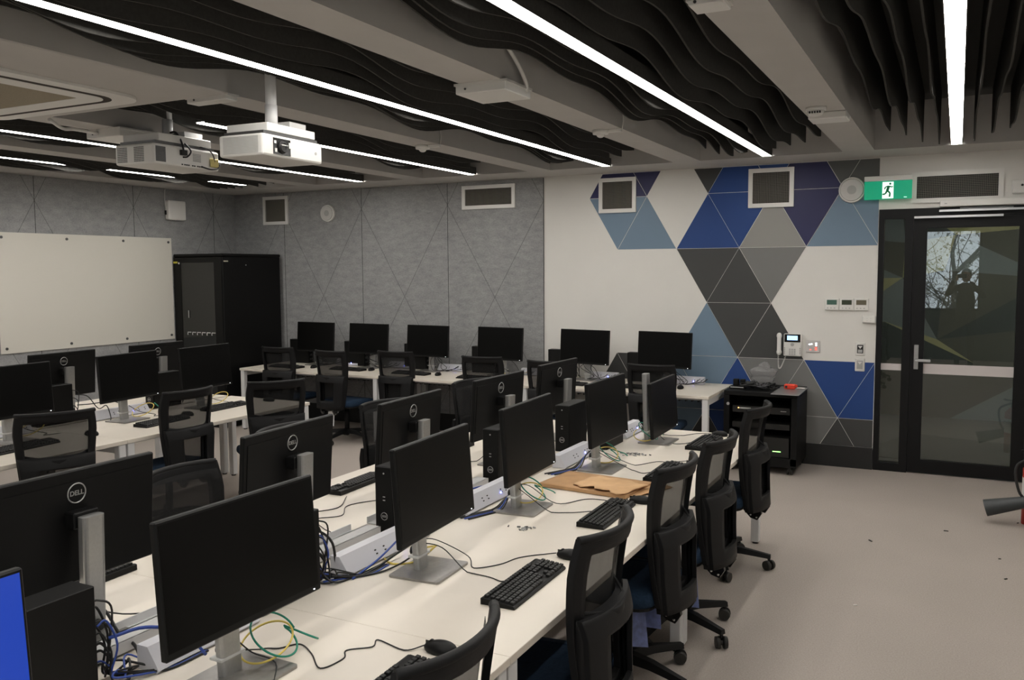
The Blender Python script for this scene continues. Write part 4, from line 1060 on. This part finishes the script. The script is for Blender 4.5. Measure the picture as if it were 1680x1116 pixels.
# ------------------------------------------------------------------ chairs
def make_chair():
    """sitter faces +Y, origin under the column on the floor"""
    t = empty('task_chair')
    hub = G(); hub.cyl((0, 0, .085), (0, 0, .135), .05, .035, 20); b = hub.obj('base_hub', CHAIR_BLACK, t)
    for k in range(5):
        a = 2 * pi * k / 5
        d = Vector((cos(a), sin(a), 0)); n = Vector((-sin(a), cos(a), 0))
        g = G(); bm = g.bm; rings = []
        for s_, w, h, z in ((.02, .030, .022, .110), (.15, .024, .018, .108), (.27, .018, .014, .092), (.325, .017, .012, .085)):
            c = d * s_ + Vector((0, 0, z)); rings.append([bm.verts.new(c + n * (w * i) + Vector((0, 0, h * j))) for i, j in ((-1, -1), (1, -1), (.7, 1), (-.7, 1))])
        for A, B in zip(rings, rings[1:]):
            for i in range(4): bm.faces.new((A[i], A[(i + 1) % 4], B[(i + 1) % 4], B[i]))
        bm.faces.new(rings[0]); bm.faces.new(rings[-1])
        g.cyl(d * .315 + Vector((0, 0, .045)), d * .315 + Vector((0, 0, .078)), .009, seg=10)
        g.obj('base_arm', CHAIR_BLACK, b)
        g = G(); c = d * .315
        m = Vector((cos(a + .9), sin(a + .9), 0))
        for s_ in (-1, 1): g.cyl(c + m * s_ * .009 + Vector((0, 0, .031)), c + m * s_ * .029 + Vector((0, 0, .031)), .031, .028, 20)
        g.cyl(c - m * .012 + Vector((0, 0, .031)), c + m * .012 + Vector((0, 0, .031)), .014, seg=12)
        g.obj('castor', CASTOR_M, b)
    G().cyl((0, 0, .135), (0, 0, .40), .026, seg=20).obj('gas_column', CHAIR_BLACK, t)
    # mechanism and back bracket
    g = G(); g.box((0, .0, .405), (.15, .22, .04), bev=.01); g.box((0, -.17, .405), (.10, .16, .03), bev=.006)
    g.obj('tilt_mechanism', CHAIR_BLACK, t)
    g = G(); pl_ = [(-.19, .40), (-.235, .355), (-.275, .345), (-.30, .385), (-.285, .45), (-.25, .465), (-.20, .43)]
    g.prism(pl_, .078, .10, 'YZ'); g.prism(pl_, -.10, -.078, 'YZ'); g.b2(-.078, .078, -.27, -.20, .385, .43)
    br = g.obj('back_bracket', BLACK_GLOSS, t)
    g = G()
    for sx in (-.1015, .1015):
        for (y, z) in ((-.235, .44), (-.27, .362), (-.235, .375), (-.28, .42)): g.sph((sx, y, z), (.006, .012, .012))
    g.obj('bolt', CHROME, br)
    # seat
    def seatP(u, v, k, z0, z1, wx, wy):
        a = 1
    g = G(); bm = g.bm
    prof = rrect(.235, .085, 6, .245)
    prof = [(x * (1 - .06 * (y > .1)), y + .02) for x, y in prof]
    rings = []
    for sc, z in ((.93, .425), (.99, .437), (1.0, .455), (.985, .478), (.93, .492), (.75, .497)):
        rings.append([bm.verts.new((x * sc, (y - .02) * sc + .02, z - (.02 * max(0, (y - .12)) / .12 if z > .43 else 0))) for x, y in prof])
    for A, B in zip(rings, rings[1:]):
        for i in range(len(prof)):
            f = bm.faces.new((A[i], A[(i + 1) % len(prof)], B[(i + 1) % len(prof)], B[i])); f.smooth = True
    bm.faces.new(rings[0]); bm.faces.new(rings[-1])
    g.obj('seat', NAVY, t)
    g = G(); pr = [(x * .93, y * .93) for x, y in prof]; g.prism(pr, .412, .4245, 'XY'); g.obj('seat_pan', CHAIR_BLACK, t)
    # backrest surface
    def wz(z): # half width
        s_ = (z - .42) / (1.02 - .42); return .184 + .042 * min(1, s_ * 1.25) - .012 * max(0, s_ - .85) / .15
    def yb_(z):
        s_ = (z - .42) / .6; return -.245 - .015 * sin(s_ * pi) * 0 + .028 * sin(s_ * pi * 1.0) - .045 * s_ 
    def BP(off=0.0):
        def P(u, z, k):
            return (u * wz(z), yb_(z) + .070 * abs(u) ** 2.2 * (.35 + .65 * min(1, (z - .42) / .5)) - k + off, z)
        return P
    us = [-1, -.96, -.87, -.79, -.62, -.50, -.25, -.08, .08, .25, .50, .62, .79, .87, .96, 1]
    vs = [.40, .43, .46, .49, .56, .62, .69, .70, .725, .76, .80, .85, .90, .945, .968, .99, 1.01, 1.025]
    def solid(i, j):
        u = (us[i] + us[i + 1]) / 2; z = (vs[j] + vs[j + 1]) / 2
        if abs(u) < .79 and .76 < z < .968: return False          # upper mesh window
        if abs(u) < .50 and .49 < z < .69: return False           # lower opening
        if z < .44 and abs(u) > .84: return False
        return True
    G().shell(BP(), us, vs, solid, .022).obj('back_frame', CHAIR_BLACK, t)
    us2 = [-.93 + 1.86 * i / 14 for i in range(15)]; vs2 = [.5 + .49 * i / 12 for i in range(13)]
    G().shell(BP(.012), us2, vs2, lambda i, j: True, .002).obj('back_mesh', MESHFAB, t)
    def LP(u, z, k):
        return (u * (wz(z) - .01), yb_(.72) + .035 + .06 * u * u - k - .03 * (1 - u * u) * 0, z)
    g = G(); g.shell(lambda u, z, k: (u * (wz(.72) * .93), yb_(.74) - .048 + .105 * abs(u) ** 1.8 - k, z + .03 * u * u), [-1 + i / 6 for i in range(13)], [.695, .715, .74, .755], lambda i, j: True, .008)
    g.obj('lumbar_band', CHAIR_BLACK, t)
    def spine(u, z, k):
        b_ = .030 * sin(min(1, max(0, (.765 - z) / .10)) * pi / 2)
        return (u * (wz(z) - .004), yb_(z) + .045 * abs(u) ** 2.2 - .022 - b_ - k, z)
    us3 = [-1, -.97, -.8, -.62, -.50, -.2, .2, .50, .62, .8, .97, 1]; vs3 = [.405, .44, .46, .49, .56, .62, .69, .70, .725, .745, .762]
    def sol3(i, j):
        u = (us3[i] + us3[i + 1]) / 2; z = (vs3[j] + vs3[j + 1]) / 2
        return not (abs(u) < .50 and .49 < z < .69)
    g = G(); g.shell(spine, us3, vs3, sol3, .018)
    for sx in (-1, 1):
        g.shell(lambda a, z, k: (sx * ((wz(z) - .004) - k), yb_(z) + .045 - .022 - a * .030 * sin(min(1, max(0, (.765 - z) / .10)) * pi / 2) * 1.0, z), [0, .5, 1], vs3, lambda i, j: True, .010)
    g.obj('spine_frame', CHAIR_BLACK, t)
    # top rail lip
    P = BP(); g = G()
    g.tube([Vector(P(u, 1.02, .011)) for u in [-1 + i / 8 for i in range(17)]], .0135, 10); g.obj('top_rail', CHAIR_BLACK, t)
    return t
CH = make_chair(); cf = [True]
def put_chair(bx_, by_, ang, base_rot, label, group, wrap=False, tagged=None, dz=0):
    """bx,by: middle of the top of the back; ang: facing angle (deg)"""
    if cf[0]: o = CH; cf[0] = False
    else: o = copy_tree(CH)
    a = R(ang) - pi / 2
    off = Matrix.Rotation(a, 3, 'Z') @ Vector((0, .285, 0))
    o.location = (bx_ + off.x, by_ + off.y, 0); o.rotation_euler = (0, 0, a)
    for c in o.children:
        if c.name.startswith('base_hub'): c.rotation_euler = (0, 0, R(base_rot) - a)
        elif dz: c.location.z += dz
    tag(o, label, 'chair', group)
    if wrap:
        w = G().cyl((0, 0, .14), (0, 0, .395), .034, .030, 14).obj('column_wrap', WRAP, o)
    if tagged:
        m_, pts = tagged
        for (x, y, z, w_, h_, rz) in pts:
            G().box((x, y, z), (w_, .0015, h_), rot=(R(6), R(8), rz), bev=.0).obj('hang_tag', m_, o)
    return o
RG = 'chairs along the aisle side of the central island'
put_chair(-.955, 1.65, 180, 20, 'black mesh task chair nearest the camera, cut off by the bottom edge', RG)
put_chair(-.96, 2.64, 180, -50, 'black mesh task chair, second along the aisle, beside the full keyboard', RG)
put_chair(-1.01, 3.62, 176, 54, 'black mesh task chair, third along the aisle, large blue tags below its seat', RG, False, (TAG_BLUE, [(.05, -.10, .31, .11, .14, R(80)), (-.02, -.06, .27, .10, .20, R(95))]))
put_chair(-.975, 4.25, 176, -25, 'black mesh task chair, fourth along the aisle, with one blue-white tag below its seat', RG, False, (TAG_BLUE, [(.02, -.07, .26, .11, .27, R(85))]))
put_chair(-1.01, 5.33, 176, 5, 'black mesh task chair, fifth and farthest along the aisle, by the equipment cabinet', RG)
EG = 'chairs on the far side of the central island'
put_chair(-3.085, 2.70, 2, 30, 'black mesh task chair behind the second monitor with a logo, with pale tag', EG, False, (TAG_BLUE, [(-.03, -.07, .30, .09, .16, R(80))]), dz=-.04)
put_chair(-3.22, 3.52, 2, 10, 'black mesh task chair hidden behind monitors, only its edge showing', EG)
put_chair(-3.25, 4.50, -10, 50, 'black mesh task chair behind the third monitor with a logo, only its left edge showing', EG)
put_chair(-3.27, 5.62, -8, 15, 'black mesh task chair behind the fourth monitor with a logo, only its left edge showing', EG)
LGc = 'chairs at the left island'
put_chair(-4.72, 3.31, 153, 30, 'black mesh task chair at the left edge, with its back to the camera', LGc)
put_chair(-4.76, 4.38, 178, 0, 'black mesh task chair in the middle of the left island', LGc)
put_chair(-4.54, 5.0, 146, 40, 'black mesh task chair at the far end of the left island', LGc)
BG = 'chairs of the back row'
for (x, y, a, nm, tg) in ((-6.76, 7.40, 93, 'leftmost', 0), (-5.93, 7.28, 84, 'second from left, white tag below its seat', 1), (-5.24, 7.50, 92, 'third from the left', 0), (-4.13, 7.38, 94, 'fourth from the left', 0), (-3.36, 7.27, 92, 'fifth from the left, half hidden', 0), (-2.40, 7.36, 92, 'rightmost, behind the far monitor', 0)):
    put_chair(x, y, a, 20 + 30 * x, 'black mesh task chair of the back row, ' + nm, BG, False, (TAG_WHITE, [(-.02, -.22, .28, .08, .17, R(10))]) if tg else None, dz=-.02)

# ------------------------------------------------------------------ AV cabinet
t = empty('equipment_cabinet', 'black wheeled equipment cabinet under the telephone', 'equipment cabinet', (-1.555, 8.235, 0))
W2, D2 = .325, .285
g = G()
for sx in (-1, 1):
    for sy in (-1, 1): g.b2(sx * W2, sx * (W2 - .05), sy * D2, sy * (D2 - .05), .09, .70)
g.b2(-W2, W2, -D2, D2, .70, .742, bev=.004); g.b2(-W2, W2, -D2, D2, .07, .15)
g.b2(W2 - .01, W2, -D2 + .05, D2 - .05, .15, .70); g.b2(-W2, -W2 + .01, -D2 + .05, D2 - .05, .15, .70); g.b2(-W2 + .05, W2 - .05, D2 - .01, D2, .15, .70)
g.obj('frame', BLACK_PL, t)
g = G(); g.b2(-W2 + .07, W2 - .07, -D2 + .03, D2 - .1, .155, .33); g.b2(-W2 + .07, W2 - .07, -D2 + .05, D2 - .1, .40, .45); g.b2(-W2 + .07, W2 - .07, -D2 + .05, D2 - .1, .54, .60)
g.obj('rack_unit', mat('rack_unit_m', (.010, .010, .009), .4), t)
g = G(); g.box((.15, -D2 + .028, .205), (.07, .003, .006)); g.obj('green_light', LED_GREEN, t)
g = G(); g.sph((.08, -D2 + .047, .575), (.012, .006, .008)); g.box((-.2, -D2 + .047, .58), (.008, .004, .008)); g.obj('amber_light', LED_AMBER, t)
g = G(); g.box((-.14, -D2 + .047, .58), (.10, .003, .014)); g.box((.2, -D2 + .047, .57), (.05, .003, .006)); g.obj('unit_label', PLASTIC_G, t)
G().cyl((-W2 + .04, -D2 - .001, .62), (-W2 + .04, -D2 - .004, .62), .014, seg=18).obj('badge', SILVER_L, t)
for sx in (-1, 1):
    for sy in (-1, 1):
        g = G(); x, y = sx * (W2 - .06), sy * (D2 - .05)
        for q in (-.018, .018): g.cyl((x + q - .007, y, .033), (x + q + .007, y, .033), .033, seg=18)
        g.b2(x - .014, x + .014, y - .016, y + .016, .03, .07)
        g.obj('castor', CASTOR_M, t)
tag(G().box((-1.32, 8.1, .7468), (.24, .55, .006), bev=.001).obj('metal_plate', mat('plate_alu', (.33, .33, .33), .35, metal=.6)), 'silver flat plate on the right of the black cabinet', 'metal plate')
t = empty('red_gadget', 'small bright red plastic device on the silver plate', 'device', (-1.335, 8.2, .7502))
G().box((0, 0, .024), (.10, .05, .046), bev=.008).obj('body', RED_PL, t)
G().box((-.03, -.026, .022), (.02, .004, .022)).obj('recess', BLACK_MAT, t)
G().box((.055, .0, .03), (.02, .03, .025), bev=.004).obj('clip', RED_PL, t)
tag(G().box((-1.25, 8.28, .7540), (.07, .05, .007), bev=.002).obj('note_pad', PLASTIC_W), 'small white pad behind the red device', 'pad')
# cable pile and black gadget, bag
g = G(); random.seed(11)
for k in range(26):
    cx, cy = -1.60 + random.uniform(-.13, .11), 8.13 + random.uniform(-.06, .1); r_ = random.uniform(.03, .06)
    pts = [(cx + r_ * cos(a_q * .7 + k), cy + r_ * sin(a_q * .7 + k) * .8, .750 + .007 * (k % 6) + .010 * (1 + sin(a_q * 1.3 + k))) for a_q in range(12)]
    g.tube(smooth_path(pts, 3), .006, 6, mi=k % 2)
tag(g.obj('cable_pile', [CABLE_K, mat('cable_grey', (.05, .05, .055), .4)]), 'heap of coiled black cables on the black cabinet', 'cables', kind='stuff')
g = G(); bm = g.bm; r = bmesh.ops.create_icosphere(bm, subdivisions=3, radius=.5); random.seed(5)
for v in r['verts']:
    n = 1 + .18 * sin(v.co.x * 9 + 1) * cos(v.co.y * 8) + .12 * sin(v.co.z * 13)
    v.co = Vector((v.co.x * .26 * n, v.co.y * .15 * n, v.co.z * .20 * n)) + Vector((-1.60, 8.33, .865))
tag(g.obj('plastic_bag', BAG), 'crumpled clear plastic bag behind the cable heap on the black cabinet', 'plastic bag')
t = empty('black_adapter', 'small black adapters at the left end of the black cabinet top', 'adapter', (-1.79, 8.12, .7425))
G().box((.0, 0, .012), (.14, .09, .022), bev=.003).obj('tray', BLACK_PL, t)
G().box((-.02, .02, .055), (.05, .05, .062), bev=.005).obj('block', BLACK_PL, t)
G().box((.04, .02, .055), (.045, .05, .06), bev=.005).obj('block', BLACK_PL, t)
G().box((.0, -.046, .015), (.12, .002, .006)).obj('white_strip', PLASTIC_W, t)

# ------------------------------------------------------------------ fire extinguisher at the right edge
t = empty('fire_extinguisher', 'red fire extinguisher with a black horn at the right edge, on the floor', 'fire extinguisher', (.54, 7.2, 0))
g = G(); g.cyl((0, 0, .0), (0, 0, .40), .075, seg=32); g.cyl((0, 0, .40), (0, 0, .45), .075, .03, 32); g.obj('cylinder', RED, t)
G().cyl((0, 0, .20), (0, 0, .34), .0765, seg=32, caps=False).obj('label', PLASTIC_W, t)
g = G(); g.cyl((0, 0, .45), (0, 0, .50), .022); g.box((-.03, 0, .52), (.12, .02, .015), rot=(0, R(10), 0)); g.obj('valve', BLACK_PL, t)
G().tube(smooth_path([(-.02, -.02, .49), (-.12, -.06, .42), (-.10, -.09, .25), (-.03, -.09, .17)]), .01, 8).obj('hose', RUBBER, t)
d = Vector((-.285, .01, -.085)).normalized()
g = G(); p0 = Vector((-.02, -.10, .19)); g.cyl(p0, p0 + d * .30, .038, .062, 24, caps=False); g.cyl(p0, p0 + d * .005, .038, seg=24); g.cyl(p0 + d * .3, p0 + d * .29, .058, .05, 24)
o = g.obj('horn', mat('horn_rubber', (.035, .04, .042), .45), t)
# floor debris
for i, (x, y, a, l, lab) in enumerate([(-.472, 6.263, 2.2, .035, 'thin dark sliver on the floor nearest the chairs'), (-.016, 6.731, 0, .03, 'dark chip on the floor before the door'), (.312, 5.827, .8, .02, 'dark chip on the floor at the right'), (-.445, 5.003, .4, .02, 'pale chip on the floor in the aisle'), (.295, 6.22, .2, .015, 'tiny dark chip on the floor right of the aisle'), (.446, 7.169, 1.0, .018, 'dark chip on the floor by the extinguisher')]):
    tag(G().box((x, y, .0035), (l, .009, .005), rot=(0, 0, a), bev=.001).obj('floor_chip', PLASTIC_W if 'pale' in lab else BLACK_MAT), lab, 'debris', 'chips on the floor')

# ------------------------------------------------------------------ photographer (seen as a reflection in the door glass)
def skin_body(name, joints, edges, m, parent, sub=2):
    me = bpy.data.meshes.new(name); me.from_pydata([j[0] for j in joints], edges, [])
    o = bpy.data.objects.new(name, me); COL.objects.link(o); o.parent = parent
    md = o.modifiers.new('skin', 'SKIN'); md.use_smooth_shade = True
    for v, j in zip(me.skin_vertices[0].data, joints): v.radius = (j[1], j[1] if len(j) < 3 else j[2])
    me.skin_vertices[0].data[0].use_root = True
    s_ = o.modifiers.new('sub', 'SUBSURF'); s_.levels = sub; s_.render_levels = sub
    me.materials.append(m); return o
CLOTH = mat('dark_jacket', (.03, .025, .022), .9); SKINM = mat('skin', (.42, .26, .19), .6); JEANS = mat('dark_trousers', (.02, .024, .035), .9)
t = empty('person', 'person in a dark jacket holding up a phone, reflected in the door glass', 'person', (.14, -.42, 0))
J = [((0, 0, .98), .15, .11), ((0, 0, 1.15), .145, .105), ((0, .01, 1.35), .17, .11), ((0, 0, 1.50), .09, .08), ((0, 0, 1.58), .055, .055),
     ((-.19, 0, 1.47), .065, .065), ((-.30, .12, 1.36), .05, .05), ((-.20, .30, 1.62), .036, .036),
     ((.19, 0, 1.47), .065, .065), ((.30, .08, 1.32), .05, .05), ((.06, .30, 1.60), .036, .036),
     ((-.10, 0, .90), .09, .09), ((-.11, .02, .50), .065, .065), ((-.11, -.01, .09), .045, .045), ((-.11, .14, .04), .04, .035),
     ((.10, 0, .90), .09, .09), ((.11, .02, .50), .065, .065), ((.11, -.01, .09), .045, .045), ((.11, .14, .04), .04, .035)]
Ed = [(0, 1), (1, 2), (2, 3), (3, 4), (3, 5), (5, 6), (6, 7), (3, 8), (8, 9), (9, 10), (0, 11), (11, 12), (12, 13), (13, 14), (0, 15), (15, 16), (16, 17), (17, 18)]
skin_body('body', J, Ed, CLOTH, t)
g = G(); g.sph((0, .01, 1.70), (.155, .195, .235)); g.sph((0, .115, 1.69), (.03, .035, .045)); g.sph((-.08, .0, 1.695), (.02, .04, .06)); g.sph((.08, .0, 1.695), (.02, .04, .06))
hd_ = g.obj('head', SKINM, t)
g = G(); g.sph((-.033, .092, 1.715), (.024, .02, .014)); g.sph((.033, .092, 1.715), (.024, .02, .014)); g.box((0, .10, 1.64), (.05, .008, .008), bev=.003); g.obj('face_features', mat('dark_eye', (.03, .02, .02), .4), hd_)
g = G(); g.sph((0, -.012, 1.735), (.175, .205, .2)); g.obj('hair', mat('dark_hair', (.015, .012, .01), .8), t)
for s_, hx in ((-1, -.155), (1, .02)):
    g = G(); g.box((hx, .33, 1.66), (.03, .05, .09), bev=.012, seg=2)
    for k in range(4): g.tube([(hx + (.0), .345 + .0, 1.64 + .022 * k), (hx + s_ * -.03, .372, 1.645 + .022 * k), (hx + s_ * -.012 , .385, 1.648 + .022 * k)], .009, 8, r1=.007)
    g.tube([(hx, .33, 1.63), (hx - s_ * .03, .345, 1.66), (hx - s_ * .045, .355, 1.69)], .010, 8, r1=.008)
    g.obj('hand', SKINM, t)
tag(G().box((.075, -.04, 1.70), (.15, .009, .075), bev=.004).obj('mobile_phone', BLACK_GLOSS), 'black phone held up by the person reflected in the door glass', 'phone')

# ------------------------------------------------------------------ trees outside the rear window
BARK = mat('bark', (.06, .05, .04), .9); LEAF = mat('pale_foliage', (.42, .43, .38), .8, noise=.5, nscale=5)
random.seed(21)
def tree(x, y, h, label):
    t = empty('tree', label, 'tree', (x, y, -1.0), 0, 'trees outside the rear window')
    g = G(); tips = []
    def br(p, d, l, r, dep):
        q = p + d * l; m_ = (p + q) / 2 + Vector((random.uniform(-1, 1), random.uniform(-1, 1), 0)) * l * .08
        g.tube(smooth_path([p, m_, q], 3), r, 6, r1=r * .6); tips.append(q)
        if dep == 0: return
        for _ in range(3):
            nd = (d + Vector((random.uniform(-1, 1), random.uniform(-1, 1), random.uniform(-.3, .6))) * .9).normalized(); br(q, nd, l * .72, r * .6, dep - 1)
    br(Vector((0, 0, 0)), Vector((0, 0, 1)), h * .33, .12, 4)
    g.obj('branches', BARK, t)
    g = G()
    for q in tips:
        for _ in range(34):
            c = q + Vector([random.gauss(0, .42) for _ in range(3)]); s_ = random.uniform(.06, .16)
            a = [c + Vector([random.uniform(-s_, s_) for _ in range(3)]) for _ in range(3)]
            g.bm.faces.new([g.bm.verts.new(v) for v in a])
    g.obj('foliage', LEAF, t)
tree(-4.5, -11, 7, 'leafy tree outside the rear window, left one'); tree(6.5, -13, 8, 'leafy tree outside the rear window, right one'); tree(-.1, -17, 8, 'leafy tree outside the rear window, farther one')
for si, (sx, sy) in enumerate(((-3.4, -6.4), (-.3, -6.0), (2.8, -6.6))):
    t = empty('shrub', 'tall loose shrub outside the rear window, %s one' % ('left', 'middle', 'right')[si], 'shrub', (sx, sy, -1.0), 0, 'shrubs outside the rear window')
    g = G(); gl = G()
    for k in range(26):
        a = random.uniform(0, 2 * pi); p = Vector((random.uniform(-1.1, 1.1), random.uniform(-.4, .4), 0)); pts = [p]
        d = Vector((cos(a) * .25, sin(a) * .15, 1)).normalized()
        for q in range(9):
            d = (d + Vector((random.uniform(-.5, .5), random.uniform(-.4, .4), random.uniform(-.25, .2)))).normalized(); d.z = max(d.z, .15)
            if abs(p.x) > 1.3: d.x = -abs(d.x) * (1 if p.x > 0 else -1)
            if abs(p.y) > .9: d.y = -abs(d.y) * (1 if p.y > 0 else -1)
            p = p + d * .55; pts.append(p)
            for m_ in range(16):
                c = p + Vector([random.gauss(0, .22) for _ in range(3)]); z_ = random.uniform(.02, .06)
                gl.bm.faces.new([gl.bm.verts.new(c + Vector([random.uniform(-z_, z_) for _ in range(3)])) for _ in range(3)])
        g.tube(smooth_path(pts, 2), .022, 5, r1=.006)
    g.obj('branches', BARK, t); gl.obj('foliage', LEAF, t)
gr = G().b2(-14, 14, -24, YB - .25, -1.2, -1.0).obj('ground_outside', mat('grass_ground', (.10, .11, .07), .95, noise=.4, nscale=2)); struct(gr)

# ------------------------------------------------------------------ world, camera, view
w = bpy.data.worlds.new('World'); SC.world = w; w.use_nodes = True
bg = w.node_tree.nodes['Background']; bg.inputs[0].default_value = (.80, .88, 1.0, 1); bg.inputs[1].default_value = 3.0
cam = bpy.data.cameras.new('camera'); co = bpy.data.objects.new('camera', cam); COL.objects.link(co)
yaw, pit, rol = .47260562, .08055256, -.005855
fw = Vector((-sin(yaw) * cos(pit), cos(yaw) * cos(pit), -sin(pit))); rt = Vector((cos(yaw), sin(yaw), 0)); upv = rt.cross(fw)
rt2 = rt * cos(rol) + upv * sin(rol); up2 = -rt * sin(rol) + upv * cos(rol)
co.matrix_world = Matrix(((rt2.x, up2.x, -fw.x, 0), (rt2.y, up2.y, -fw.y, 0), (rt2.z, up2.z, -fw.z, 1.855), (0, 0, 0, 1)))
cam.sensor_width = 36; cam.lens = 1427.7 / 1680 * 36; cam.clip_start = .02
SC.camera = co
SC.view_settings.view_transform = 'Standard'; SC.view_settings.look = 'None'; SC.view_settings.gamma = 1
SC.view_settings.exposure = 1.08
try:
    SC.view_settings.use_curve_mapping = False
except Exception: pass
SC.cycles.use_denoising = True
SC.cycles.max_bounces = 8; SC.cycles.transparent_max_bounces = 16; SC.cycles.diffuse_bounces = 4
SC.cycles.sample_clamp_indirect = 6
